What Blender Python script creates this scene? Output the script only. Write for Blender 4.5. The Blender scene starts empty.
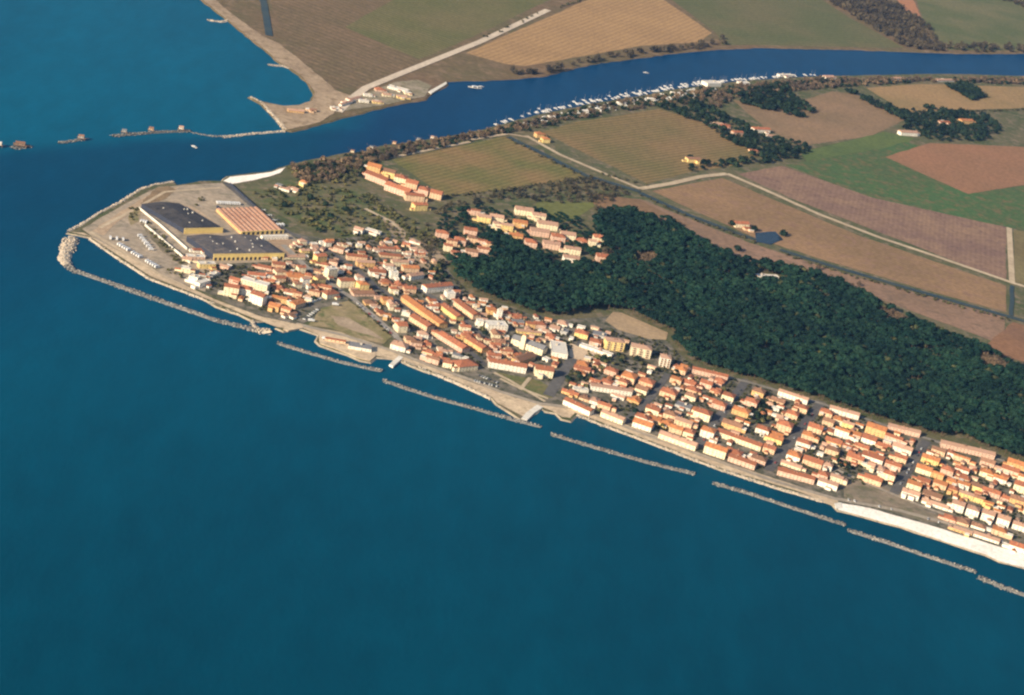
import bpy, math, random
import numpy as np
from mathutils import Vector, Matrix

# ------------------------------------------------------------------ camera, light, exposure
W, H = 1024, 695
ALT = 1000.0
DEP, ROLL, HFOV = math.radians(22.0), math.radians(12.5), math.radians(28.0)
FPX = W / 2 / math.tan(HFOV / 2)
CY = -2500.0                                   # the aeroplane, over the sea
LAND = 1.5

sc = bpy.context.scene
col = sc.collection


def P(px, py, z=LAND):
    """survey: where the sight line through a photo pixel meets the level z"""
    x = (px - W / 2) / FPX
    y = -(py - H / 2) / FPX
    c, s = math.cos(ROLL), math.sin(ROLL)
    xr, yr = c * x - s * y, s * x + c * y
    v = (xr, math.cos(DEP) + yr * math.sin(DEP), -math.sin(DEP) + yr * math.cos(DEP))
    t = (ALT - z) / -v[2]
    return Vector((v[0] * t, CY + v[1] * t, z))


cam = bpy.data.cameras.new('camera')
cam.sensor_width = 36
cam.lens = 18 / math.tan(HFOV / 2)
cam.clip_start, cam.clip_end = 1, 90000
co = bpy.data.objects.new('camera', cam)
col.objects.link(co)
fwd = Vector((0, math.cos(DEP), -math.sin(DEP)))
up0 = Vector((0, math.sin(DEP), math.cos(DEP)))
r0 = Vector((1, 0, 0))
right = math.cos(ROLL) * r0 + math.sin(ROLL) * up0
up = -math.sin(ROLL) * r0 + math.cos(ROLL) * up0
m = Matrix((right, up, -fwd)).transposed().to_4x4()
m.translation = (0, CY, ALT)
co.matrix_world = m
sc.camera = co

SUN_ELEV = math.radians(25)
g = Vector((math.cos(math.radians(50)), math.sin(math.radians(50)), 0))             # the way shadows fall
SUN_STRENGTH, SKY_STRENGTH = 5.0, 0.085
sun = bpy.data.lights.new('sun', 'SUN')
sun.energy = SUN_STRENGTH
sun.angle = math.radians(0.5)
sun.color = (1.0, 0.83, 0.59)
so = bpy.data.objects.new('sun', sun)
col.objects.link(so)
ld = Vector((g.x * math.cos(SUN_ELEV), g.y * math.cos(SUN_ELEV), -math.sin(SUN_ELEV)))
so.rotation_euler = ld.to_track_quat('-Z', 'Y').to_euler()
so.location = (0, 0, 2000)

wd = bpy.data.worlds.new('World')
sc.world = wd
wd.use_nodes = True
wn = wd.node_tree.nodes
bg = wn['Background']
sky = wn.new('ShaderNodeTexSky')
sky.sky_type = 'NISHITA'
sky.sun_disc = False
sky.sun_elevation = SUN_ELEV
sky.sun_rotation = math.atan2(-g.x, -g.y)
sky.altitude = 0
wd.node_tree.links.new(sky.outputs[0], bg.inputs[0])
bg.inputs[1].default_value = SKY_STRENGTH
sc.view_settings.view_transform = 'Standard'
sc.view_settings.look = 'None'
sc.view_settings.gamma = 1
sc.view_settings.exposure = 0.80
sc.view_settings.use_curve_mapping = False
sc.render.engine = 'CYCLES'
sc.cycles.max_bounces = 5
sc.cycles.volume_bounces = 0
HAZE = 1.8e-5
sc.cycles.filter_width = 2.3

rnd = random.Random(7)
nrng = np.random.default_rng(11)

# ------------------------------------------------------------------ helpers


def tag(o, label=None, cat=None, group=None, kind=None):
    if label: o['label'] = label
    if cat: o['category'] = cat
    if group: o['group'] = group
    if kind: o['kind'] = kind
    return o


def empty(name, loc, label, cat, group=None, rz=0.0):
    o = bpy.data.objects.new(name, None)
    o.empty_display_size = 2
    col.objects.link(o)
    o.location = loc
    o.rotation_euler = (0, 0, rz)
    return tag(o, label, cat, group)


def link(name, me, parent=None, loc=None):
    o = bpy.data.objects.new(name, me)
    col.objects.link(o)
    if parent: o.parent = parent
    if loc is not None: o.location = loc
    return o


class MB:
    def __init__(self):
        self.v, self.f, self.m = [], [], []

    def face(self, pts, mi=0):
        b = len(self.v)
        self.v += [tuple(p) for p in pts]
        self.f.append(tuple(range(b, b + len(pts))))
        self.m.append(mi)

    def box(self, x0, x1, y0, y1, z0, z1, mi=0, top=None):
        b = len(self.v)
        self.v += [(x0, y0, z0), (x1, y0, z0), (x1, y1, z0), (x0, y1, z0), (x0, y0, z1), (x1, y0, z1), (x1, y1, z1), (x0, y1, z1)]
        for q in ((3, 2, 1, 0), (0, 1, 5, 4), (1, 2, 6, 5), (2, 3, 7, 6), (3, 0, 4, 7)):
            self.f.append(tuple(b + i for i in q)); self.m.append(mi)
        self.f.append((b + 4, b + 5, b + 6, b + 7)); self.m.append(mi if top is None else top)

    def tube(self, a, c, r0_, r1_, n=6, mi=0):
        a, c = Vector(a), Vector(c)
        d = (c - a).normalized()
        q = d.to_track_quat('Z', 'Y')
        b = len(self.v)
        for p, r in ((a, r0_), (c, r1_)):
            for i in range(n):
                t = 2 * math.pi * i / n
                self.v.append(tuple(p + q @ Vector((math.cos(t) * r, math.sin(t) * r, 0))))
        for i in range(n):
            j = (i + 1) % n
            self.f.append((b + i, b + j, b + n + j, b + n + i)); self.m.append(mi)
        self.f.append(tuple(b + n + i for i in range(n))); self.m.append(mi)

    def mesh(self, name, mats):
        me = bpy.data.meshes.new(name)
        me.from_pydata(self.v, [], self.f)
        for k in (mats if isinstance(mats, (list, tuple)) else [mats]): me.materials.append(k)
        me.polygons.foreach_set('material_index', self.m)
        me.update()
        return me

    def build(self, name, mats, parent=None, loc=None):
        return link(name, self.mesh(name, mats), parent, loc)


# ------------------------------------------------------------------ materials


def newmat(name):
    mt = bpy.data.materials.new(name)
    mt.use_nodes = True
    nt = mt.node_tree
    return mt, nt, nt.nodes, nt.links, nt.nodes['Principled BSDF']


def sock(links, a, b): links.new(a, b)


def coords(nt, scale=(1, 1, 1), rot=0.0):
    ge = nt.nodes.new('ShaderNodeNewGeometry')
    mp = nt.nodes.new('ShaderNodeMapping')
    mp.inputs['Scale'].default_value = scale
    mp.inputs['Rotation'].default_value = (0, 0, rot)
    nt.links.new(ge.outputs['Position'], mp.inputs['Vector'])
    return mp.outputs['Vector']


def noise(nt, vec, scale, detail=4, rough=.55):
    n = nt.nodes.new('ShaderNodeTexNoise')
    n.inputs['Scale'].default_value = scale
    n.inputs['Detail'].default_value = detail
    n.inputs['Roughness'].default_value = rough
    nt.links.new(vec, n.inputs['Vector'])
    return n.outputs[0]


def ramp(nt, fac, lo, hi, c0=(0, 0, 0), c1=(1, 1, 1)):
    r = nt.nodes.new('ShaderNodeValToRGB')
    e = r.color_ramp.elements
    e[0].position, e[1].position = lo, hi
    e[0].color, e[1].color = (*c0, 1), (*c1, 1)
    nt.links.new(fac, r.inputs[0])
    return r.outputs[0]


def mix(nt, fac, a, b, blend='MIX'):
    n = nt.nodes.new('ShaderNodeMix')
    n.data_type = 'RGBA'
    n.blend_type = blend
    for s_, v in ((n.inputs[0], fac), (n.inputs[6], a), (n.inputs[7], b)):
        if hasattr(v, 'is_linked') or hasattr(v, 'node'): nt.links.new(v, s_)
        elif isinstance(v, tuple): s_.default_value = (*v, 1)
        else: s_.default_value = v
    return n.outputs[2]


def land_mat(name, a, b, c=None, sc1=.008, sc2=.06, furrow=None, pitch=9.0, famt=.25, rough=.95):
    """two or three earth / grass colours broken by noise at two scales, with optional furrows"""
    mt, nt, N, L, bs = newmat(name)
    v = coords(nt)
    n1 = ramp(nt, noise(nt, v, sc1, 5), .38, .62)
    base = mix(nt, n1, a, b)
    n2 = noise(nt, v, sc2, 5, .65)
    if c: base = mix(nt, ramp(nt, n2, .5, .66), base, c)
    base = mix(nt, .55, base, ramp(nt, noise(nt, v, sc2 * 3.1, 3), .3, .7, (.72, .72, .72), (1.42, 1.42, 1.42)), 'MULTIPLY')
    if furrow is not None:
        w = N.new('ShaderNodeTexWave')
        w.wave_type = 'BANDS'
        w.inputs['Scale'].default_value = 1.0
        w.inputs['Distortion'].default_value = 5.0
        w.inputs['Detail'].default_value = 3
        w.inputs['Detail Scale'].default_value = .3
        w.bands_direction = 'Y'
        mp2 = N.new('ShaderNodeMapping')
        mp2.inputs['Scale'].default_value = (.02 / pitch, .5 / pitch, 0)
        L.new(coords(nt, (1, 1, 1), -furrow), mp2.inputs['Vector'])
        L.new(mp2.outputs[0], w.inputs['Vector'])
        k = ramp(nt, w.outputs[1], .2, .8, (1 - famt * .9,) * 3, (1 + famt * .45,) * 3)
        base = mix(nt, 1.0, base, k, 'MULTIPLY')
    L.new(base, bs.inputs['Base Color'])
    bs.inputs['Roughness'].default_value = rough
    bs.inputs['Specular IOR Level'].default_value = .05
    return mt


def obj_mat(name, c, var=.18, rough=.85, scale=.35, spec=.25, dark=None):
    """painted or tiled surface: each object a little lighter or darker, with blotches"""
    mt, nt, N, L, bs = newmat(name)
    oi = N.new('ShaderNodeObjectInfo')
    k = ramp(nt, oi.outputs['Random'], 0, 1, (1 - var,) * 3, (1 + var,) * 3)
    base = mix(nt, 1.0, c, k, 'MULTIPLY')
    n = noise(nt, coords(nt), scale, 4, .6)
    base = mix(nt, ramp(nt, n, .42, .72), base, dark or tuple(q * .72 for q in c))
    L.new(base, bs.inputs['Base Color'])
    bs.inputs['Roughness'].default_value = rough
    bs.inputs['Specular IOR Level'].default_value = spec
    return mt


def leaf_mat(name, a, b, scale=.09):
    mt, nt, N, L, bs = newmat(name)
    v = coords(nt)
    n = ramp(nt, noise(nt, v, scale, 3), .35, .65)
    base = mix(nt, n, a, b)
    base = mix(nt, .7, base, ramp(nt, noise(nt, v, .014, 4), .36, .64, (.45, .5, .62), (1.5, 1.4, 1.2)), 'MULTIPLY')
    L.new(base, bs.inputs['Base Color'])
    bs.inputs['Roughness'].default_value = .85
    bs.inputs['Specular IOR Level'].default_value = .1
    return mt


WALLM = {'w': obj_mat('white_render', (.78, .73, .63), .1), 'c': obj_mat('cream_render', (.74, .64, .45), .1),
         'y': obj_mat('yellow_render', (.74, .56, .24), .1), 'o': obj_mat('ochre_render', (.62, .39, .18), .1),
         'p': obj_mat('pink_render', (.62, .42, .32), .1), 'e': obj_mat('peach_render', (.66, .46, .30), .1)}
WALLN = {'w': 'white', 'c': 'cream', 'y': 'yellow', 'o': 'ochre', 'p': 'pink', 'e': 'peach', 'l': 'grey'}
WALLM['l'] = obj_mat('grey_render', (.45, .43, .40), .08)
ROOFM = {'t': obj_mat('orange_tile', (.43, .17, .065), .24, dark=(.25, .11, .06)), 'r': obj_mat('red_tile', (.34, .122, .06), .28, dark=(.19, .085, .06)),
         'f': obj_mat('faded_tile', (.40, .245, .165), .2, dark=(.36, .22, .18)), 'b': obj_mat('brown_tile', (.25, .135, .085), .24),
         'g': obj_mat('grey_felt', (.20, .20, .21), .14), 'l': obj_mat('pale_felt', (.62, .58, .52), .1), 'n': obj_mat('dark_felt', (.035, .038, .055), .1)}
ROOFN = {'t': 'orange', 'r': 'rust-red', 'f': 'weathered', 'b': 'brown', 'g': 'grey', 'l': 'pale', 'n': 'dark'}
M_WIN = obj_mat('window_glass', (.035, .04, .05), .1, .25, spec=.5)
M_BRICK = obj_mat('chimney_brick', (.40, .22, .15))
M_CONC = obj_mat('concrete', (.52, .46, .38), .08, scale=.12)
M_PALEC = obj_mat('pale_concrete', (.70, .66, .58), .05, scale=.12)
M_STONE = obj_mat('rubble_stone', (.165, .16, .15), .15, scale=.25, dark=(.08, .08, .08))
M_PALESTONE = obj_mat('pale_rubble', (.48, .40, .31), .15, scale=.25, dark=(.33, .28, .22))
M_MIDSTONE = obj_mat('mid_rubble', (.30, .28, .245), .15, scale=.25, dark=(.2, .19, .18))
M_WOOD = obj_mat('weathered_wood', (.22, .15, .11))
M_METAL = obj_mat('grey_metal', (.5, .5, .5), .1, .4)
M_BARK = obj_mat('bark', (.10, .065, .045))
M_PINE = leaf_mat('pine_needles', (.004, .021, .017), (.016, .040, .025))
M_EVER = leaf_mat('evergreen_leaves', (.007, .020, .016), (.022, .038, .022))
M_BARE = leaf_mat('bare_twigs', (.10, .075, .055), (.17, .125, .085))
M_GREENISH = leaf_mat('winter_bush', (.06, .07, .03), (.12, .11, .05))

# ------------------------------------------------------------------ large sheets


def jag(pts, amp=2.0, step=14.0, seed=1, closed=True):
    """breaks a surveyed line into short uneven pieces"""
    r = random.Random(seed)
    out = []
    n = len(pts)
    for i in range(n if closed else n - 1):
        a, b = Vector(pts[i]), Vector(pts[(i + 1) % n])
        d = (b - a).length
        out.append(a.copy())
        k = min(40, int(d / step))
        if d > 1500: continue
        nrm = Vector((-(b - a).y, (b - a).x, 0)).normalized() if d > 0 else Vector()
        for j in range(1, k):
            out.append(a.lerp(b, j / k) + nrm * r.uniform(-amp, amp))
    if not closed: out.append(Vector(pts[-1]))
    return out


def area2(p): return sum(p[i].x * p[(i + 1) % len(p)].y - p[(i + 1) % len(p)].x * p[i].y for i in range(len(p)))


def sheet(name, pts, mat, z, skirt=None, label=None, jitter=None, seed=1, kind='structure', edge=None):
    pts = [Vector((p.x, p.y, z)) for p in pts]
    if jitter: pts = jag(pts, jitter[0], jitter[1], seed)
    if area2(pts) < 0: pts.reverse()
    b = MB()
    b.face([(p.x, p.y, z) for p in pts])
    if skirt:
        n = len(pts)
        off = []
        for i in range(n):
            t = (pts[(i + 1) % n] - pts[i - 1])
            nn = Vector((t.y, -t.x, 0)).normalized()
            off.append(pts[i] + nn * skirt[0] + Vector((0, 0, skirt[1])))
        for i in range(n):
            j = (i + 1) % n
            b.face([off[i], off[j], pts[j], pts[i]], 1)
    o = b.build(name, [mat, edge] if edge else mat)
    o['kind'] = kind
    if label: o['label'] = label
    return o


def PX(s, z=LAND):
    q = [float(t) for t in s.replace(',', ' ').split()]
    return [P(q[i], q[i + 1], z) for i in range(0, len(q), 2)]


def ribbon(name, pts, width, mat, z, kind='structure'):
    b = MB()
    n = len(pts)
    L, R = [], []
    for i in range(n):
        t = (pts[min(i + 1, n - 1)] - pts[max(i - 1, 0)])
        nn = Vector((-t.y, t.x, 0)).normalized() * width / 2
        L.append(pts[i] + nn); R.append(pts[i] - nn)
    for i in range(n - 1):
        b.face([(q.x, q.y, z) for q in (R[i], R[i + 1], L[i + 1], L[i])])
    o = b.build(name, mat)
    if kind: o['kind'] = kind
    return o


# sea: one sheet to the horizon; bluer silty fresh water where the river runs out
def water_mat():
    mt, nt, N, L, bs = newmat('sea_water')
    v = coords(nt)
    a, bq = P(-40, 153), P(300, 129)
    d = (bq - a).normalized()
    nrm = Vector((d.y, -d.x, 0))                       # towards the river
    vm = N.new('ShaderNodeVectorMath'); vm.operation = 'SUBTRACT'
    L.new(v, vm.inputs[0]); vm.inputs[1].default_value = a
    dt = N.new('ShaderNodeVectorMath'); dt.operation = 'DOT_PRODUCT'
    L.new(vm.outputs[0], dt.inputs[0]); dt.inputs[1].default_value = nrm
    wob = noise(nt, v, .004, 4)
    mm = N.new('ShaderNodeMath'); mm.operation = 'MULTIPLY_ADD'
    L.new(wob, mm.inputs[0]); mm.inputs[1].default_value = 70; L.new(dt.outputs[1], mm.inputs[2])
    mr = N.new('ShaderNodeMapRange'); mr.interpolation_type = 'SMOOTHSTEP'
    L.new(mm.outputs[0], mr.inputs[0])
    mr.inputs[1].default_value = 10; mr.inputs[2].default_value = 75
    mr2 = N.new('ShaderNodeMapRange'); mr2.interpolation_type = 'SMOOTHSTEP'
    L.new(mm.outputs[0], mr2.inputs[0])
    mr2.inputs[1].default_value = 200; mr2.inputs[2].default_value = 800
    mr2.inputs[3].default_value = 1; mr2.inputs[4].default_value = 0
    f = N.new('ShaderNodeMath'); f.operation = 'MULTIPLY'
    sx = N.new('ShaderNodeSeparateXYZ')                                      # upstream there is river water only
    L.new(v, sx.inputs[0])
    mr3 = N.new('ShaderNodeMapRange'); mr3.interpolation_type = 'SMOOTHSTEP'
    L.new(sx.outputs['X'], mr3.inputs[0])
    mr3.inputs[1].default_value = P(318, 96).x + 10; mr3.inputs[2].default_value = P(318, 96).x + 130
    fo = N.new('ShaderNodeMath'); fo.operation = 'MULTIPLY'
    L.new(mr.outputs[0], fo.inputs[0]); L.new(mr2.outputs[0], fo.inputs[1])
    f.operation = 'MAXIMUM'
    up_ = N.new('ShaderNodeMath'); up_.operation = 'MULTIPLY'                # ... and only on the landward side of the seafront
    mr5 = N.new('ShaderNodeMapRange'); mr5.interpolation_type = 'SMOOTHSTEP'
    L.new(sx.outputs['Y'], mr5.inputs[0])
    mr5.inputs[1].default_value = P(300, 150).y - 250; mr5.inputs[2].default_value = P(300, 150).y - 50
    L.new(mr3.outputs[0], up_.inputs[0]); L.new(mr5.outputs[0], up_.inputs[1])
    L.new(fo.outputs[0], f.inputs[0]); L.new(up_.outputs[0], f.inputs[1])
    n1 = ramp(nt, noise(nt, v, .0022, 4), .35, .65)
    teal = mix(nt, n1, (.000, .043, .077), (.000, .050, .088))
    mr4 = N.new('ShaderNodeMapRange'); mr4.interpolation_type = 'SMOOTHSTEP'   # brighter sky reflection northwards, put into the water colour
    L.new(mm.outputs[0], mr4.inputs[0])
    mr4.inputs[1].default_value = 1500; mr4.inputs[2].default_value = -300
    teal = mix(nt, mr4.outputs[0], teal, (.000, .082, .150))
    plume = mix(nt, up_.outputs[0], (.000, .046, .100), (.002, .039, .104))
    base = mix(nt, f.outputs[0], teal, plume)
    base = mix(nt, .6, base, ramp(nt, noise(nt, coords(nt, (1, .35, 1), .5), .03, 5, .7), .3, .7, (.80, .80, .80), (1.2, 1.2, 1.2)), 'MULTIPLY')
    base = mix(nt, .5, base, ramp(nt, noise(nt, coords(nt, (1, .22, 1), .9), .0045, 4), .35, .65, (.86, .86, .88), (1.14, 1.14, 1.12)), 'MULTIPLY')
    L.new(base, bs.inputs['Base Color'])
    bs.inputs['Roughness'].default_value = .32
    bs.inputs['IOR'].default_value = 1.33
    bs.inputs['Specular IOR Level'].default_value = .02
    bp = N.new('ShaderNodeBump')
    bp.inputs['Strength'].default_value = .35
    bp.inputs['Distance'].default_value = 1.0
    L.new(noise(nt, coords(nt, (1, .5, 1), .6), .16, 4, .6), bp.inputs['Height'])
    L.new(bp.outputs[0], bs.inputs['Normal'])
    return mt


b = MB()
b.face([(-45000, -45000, 0), (45000, -45000, 0), (45000, 45000, 0), (-45000, 45000, 0)])
b.build('sea', water_mat())['kind'] = 'structure'

NORTH = PX('120,-70 165,-32 203,0 215,10 228,20 240,30 255,42 268,52 276,60 290,68 300,75 310,85 315,95 312,101 300,105 285,106 270,103 258,100 249,97 262,104 270,112 278,120 285,130 291,131 305,128 330,121 355,114 380,108 400,103 425,99 431,93 447,84 446,81 475,80 500,79 540,76 565,70 600,62 640,57 680,52 715,49 760,47 800,48 850,49 900,51 960,53 1024,53 1500,70')
NORTH += [Vector((14000, 9000, 0)), Vector((14000, 30000, 0)), Vector((-9000, 30000, 0))]
SOUTH = PX('67,233 80,226 100,213 120,203 140,190 155,185 173,182 177,185 200,181 222,181 228,176 245,174 270,171 285,166 300,162 320,158 345,153 365,151 380,146 410,142 440,138 480,130 510,122 540,114 570,108 600,102 640,96 670,90 705,85 740,81 780,78 820,76 870,75 920,74 960,74 1024,76 1500,95')
SOUTH += [Vector((9000, 4500, 0)), Vector((5000, -1500, 0))]
SOUTH += PX('1400,712 1200,634 1024,567 1000,561 985,554 960,546 930,536 900,526 870,518 852,513 838,510 833,504 825,501 800,493 780,488 760,481 740,475 720,469 700,461 680,453 660,446 640,438 620,431 600,423 585,417 577,414 570,421 562,419 556,413 545,411 541,408 524,421 519,418 505,409 497,404 492,398 480,391 470,388 455,381 440,375 425,371 410,365 402,361 391,358 376,357 370,362 360,360 349,355 334,350 320,345 316,341 319,335 308,331 299,328 293,328 283,331 276,328 282,325 268,320 257,321 253,321 239,314 232,312 216,306 198,296 179,289 165,284 150,278 133,267 119,258 104,248 89,237 79,235')
M_NORTH = land_mat('north_heath', (.155, .105, .062), (.118, .100, .052), (.19, .135, .085), .004, .03)
M_SOUTH = land_mat('south_scrub_ground', (.125, .110, .062), (.070, .085, .038), (.19, .15, .105), .012, .06)
M_EDGE = land_mat('wet_shore', (.36, .30, .22), (.28, .235, .18), (.20, .175, .14), .03, .09)
sheet('ground', NORTH, M_NORTH, LAND, (6, -2.5), jitter=(2.5, 18), seed=3)
sheet('ground', SOUTH, M_SOUTH, LAND, (4, -2.5), jitter=(1.6, 14), seed=4, edge=M_EDGE)

_z = [LAND + .04]


def lay():
    _z[0] += .012
    return _z[0]


A_U = math.atan2((P(820, 436) - P(800, 430)).y, (P(820, 436) - P(800, 430)).x)


def fld(pts, a, b_, c=None, fur=None, pitch=12, famt=.2, sc1=.006, sc2=.05, name='field'):
    q = PX(pts)
    ang = None
    if fur:
        f = PX(fur)
        ang = math.atan2((f[1] - f[0]).y, (f[1] - f[0]).x)
    return sheet(name, q, land_mat(name + '_soil', a, b_, c, sc1, sc2, ang, pitch, famt), lay(), jitter=(1.5, 25), seed=len(pts))


OL, TAN, BRN, GRN, PLUM = (.135, .125, .052), (.34, .215, .105), (.215, .125, .070), (.064, .118, .045), (.185, .118, .092)
# north of the river
fld('340,28 398,-3 470,-30 560,-5 470,38 418,60', (.120, .118, .048), (.150, .130, .06), fur='340,28 420,58', pitch=22)
fld('268,-2 398,-3 345,27 420,60 372,84 330,90 318,82 292,50', (.165, .115, .066), (.130, .100, .055), (.185, .13, .08), fur='340,28 420,58', pitch=30, famt=.12)
fld('466,53 555,14 600,-6 660,-3 712,33 700,42 640,46 590,55 525,66 505,64', TAN, (.30, .19, .095), fur='520,66 640,20', pitch=20, famt=.12)
fld('668,-3 815,-5 850,18 905,48 850,47 760,45 722,45 716,33', (.105, .112, .05), (.135, .122, .06), fur='700,10 850,20', pitch=25)
fld('915,-4 1120,-20 1120,52 948,50 925,25', (.10, .115, .05), (.15, .14, .07), fur='920,10 1024,20', pitch=25)
fld('896,-2 912,-4 922,20 912,18', (.36, .17, .09), (.28, .15, .09))
# south of the river
fld('392,160 450,148 508,136 586,176 560,182 500,190 445,196', (.215, .145, .068), (.125, .125, .045), fur='400,190 560,150', pitch=16, famt=.18)
fld('542,132 575,122 660,109 700,121 762,153 745,164 690,172 648,184', (.205, .14, .068), (.150, .125, .055), fur='560,150 720,128', pitch=16, famt=.25)
fld('733,100 780,108 832,91 872,98 905,120 870,136 800,146 765,128', (.25, .165, .10), (.19, .135, .08), fur='760,105 880,128', pitch=14, famt=.25)
fld('866,88 920,84 1024,87 1180,92 1180,112 1024,108 905,112', (.29, .19, .095), (.23, .165, .08), fur='866,88 1024,100', pitch=20, famt=.12)
fld('800,152 885,132 915,138 900,150 812,168', (.115, .145, .05), (.085, .12, .045), fur='800,152 885,132', pitch=9, famt=.25)
fld('785,165 885,148 905,142 940,150 968,194 1024,186 1150,190 1150,232 1024,230 960,218 870,197', GRN, (.075, .105, .045), (.15, .115, .06), fur='800,170 960,215', pitch=18, famt=.12)
fld('885,157 930,143 1024,147 1150,150 1150,188 1024,185 968,194', (.265, .14, .08), (.23, .13, .075), fur='885,157 968,194', pitch=14, famt=.1)
fld('738,174 782,166 870,197 950,215 1006,227 1006,281 900,240 800,202', PLUM, (.24, .155, .105), (.165, .105, .085), fur='985,230 985,275', pitch=13, famt=.07, sc1=.01)
fld('652,191 722,178 860,236 1006,286 1006,312 940,294 830,262 755,238', (.27, .17, .095), (.205, .135, .075), (.225, .14, .095), fur='722,178 860,236', pitch=14, famt=.14)
fld('590,197 640,199 690,219 750,243 830,269 920,294 1004,317 1004,345 930,318 860,292 790,266 740,262 690,238 640,222', (.26, .165, .115), (.205, .135, .09), (.165, .115, .08), fur='690,219 920,294', pitch=11, famt=.14)
fld('1013,322 1160,360 1160,440 1024,362 980,350', (.23, .125, .07), (.19, .11, .07), fur='1013,322 1100,350', pitch=12, famt=.2)
fld('1014,230 1150,250 1150,320 1014,282', (.18, .15, .075), (.15, .12, .06))
fld('540,200 600,203 570,222 545,220 530,210', (.135, .145, .045), (.115, .12, .05), name='meadow')
fld('585,192 640,200 690,226 640,228 600,212', (.21, .13, .075), (.17, .11, .065), name='meadow')
# scrubby meadow behind the works
fld('232,190 300,178 362,192 420,232 402,248 350,240 300,226 262,206', (.080, .100, .042), (.125, .115, .062), (.18, .145, .095), sc1=.02, sc2=.04, name='meadow')
# town ground, yards, lots
M_TOWN = land_mat('paving_with_shade', (.19, .165, .135), (.085, .085, .06), (.045, .055, .03), .06, .09)  # dark patches: garden green, plus the shade between houses painted in
M_YARD = land_mat('yard_paving', (.36, .29, .215), (.29, .24, .185), (.22, .19, .14), .02, .05)
M_SHORE = land_mat('shore_sand', (.56, .44, .30), (.47, .36, .25), (.36, .28, .19), .03, .09)
M_ROAD = land_mat('asphalt_with_shade', (.085, .083, .085), (.12, .115, .11), None, .02, .08)  # darkened so the streets carry building shadow in their colour
M_PATH = land_mat('dirt_track', (.46, .37, .26), (.38, .30, .21), None, .02, .08)
M_LAWN = land_mat('thin_lawn', (.19, .165, .08), (.30, .23, .14), (.11, .125, .05), .03, .07)
M_BEACH = land_mat('white_pebbles', (.88, .82, .74), (.80, .73, .65), None, .03, .1)
sheet('town_ground', PX('290,232 330,240 400,232 440,262 470,294 530,314 560,320 612,316 668,342 690,364 770,388 880,423 940,441 1024,463 1200,520 1200,625 1024,560 960,538 900,518 838,503 780,484 700,456 620,427 575,411 540,406 500,396 455,378 400,356 395,340 350,300 315,318 300,325 250,314 200,290 185,275 215,262 283,262'), M_TOWN, lay(), jitter=(1, 20))
sheet('yard', PX('82,229 125,204 158,187 222,183 262,214 300,242 284,262 215,264 205,292 150,274 105,246'), M_YARD, lay(), jitter=(1, 20))
sheet('shore', PX('70,232 84,233 120,252 165,276 216,300 262,317 300,325 345,333 392,350 404,356 470,382 515,398 545,404 580,408 640,430 720,461 800,487 838,501 838,507 800,492 720,468 640,437 590,418 575,413 570,418 562,417 552,411 541,407 526,418 505,407 497,403 492,397 470,387 440,374 404,361 376,356 370,360 334,349 320,343 319,335 300,327 283,328 276,327 240,313 198,295 150,276 119,256 89,236 79,234'), M_SHORE, lay())
sheet('beach', PX('838,502.5 870,508.5 930,525.5 985,542.5 1024,555 1200,618 1200,633 1024,567.6 1000,561.6 985,554.6 960,546.6 930,536.6 900,526.6 870,518.6 852,513.6 838,510'), M_BEACH, lay(), jitter=(1, 12))
sheet('beach', PX('223,181 230,177 250,175 272,172 286,167 280,173 268,177 250,181 232,184'), M_BEACH, lay(), jitter=(.6, 10))
sheet('lot', PX('842,480 870,482 905,497 928,512 960,524 925,522 880,508 845,501'), land_mat('vacant_lot', (.24, .19, .14), (.16, .14, .10), (.13, .125, .075), .03, .06), lay(), jitter=(1, 12))
sheet('lawn', PX('322,308 348,301 360,308 392,337 384,344 355,338 330,328 308,326'), M_LAWN, lay(), jitter=(1, 12))
sheet('path', PX('330,316 345,317 372,331 384,340 360,333 338,325'), land_mat('bare_soil', (.36, .28, .20), (.28, .215, .15), None, .05, .1), lay(), jitter=(1.5, 8))
sheet('lawn', PX('496,372 520,377 540,381 548,386 553,398 540,399 520,390 502,379'), land_mat('park_lawn', (.10, .115, .045), (.15, .135, .06), (.19, .15, .08), .04, .09), lay(), jitter=(.5, 12))
sheet('pitch', PX('605,321 613,312 622,313 668,333 666,340 648,339 618,330'), land_mat('sandy_pitch', (.36, .26, .16), (.30, .22, .14), None, .03, .08), lay())
sheet('clearing', PX('380,216 395,221 412,237 440,252 450,262 432,272 408,262 420,256 410,246 388,230'), land_mat('bare_clearing', (.33, .25, .175), (.24, .19, .13), None, .03, .08), lay(), jitter=(2, 12))
sheet('spit_sand', PX('203,0 215,10 228,20 240,30 255,42 268,52 276,60 290,68 300,75 310,85 315,95 312,101 300,105 285,106 262,102 255,100 268,108 280,122 287,130 320,122 345,105 352,96 335,90 322,78 300,60 280,44 262,36 240,20 222,6 214,-2'), land_mat('spit_sand', (.37, .28, .19), (.29, .215, .145), (.22, .16, .10), .012, .05), lay(), jitter=(2, 16))
sheet('yard', PX('335,112 352,98 375,90 395,82 418,80 432,86 424,97 380,106'), land_mat('depot_yard', (.30, .25, .19), (.22, .19, .13), (.15, .14, .08), .02, .06), lay(), jitter=(1.5, 14))

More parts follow.
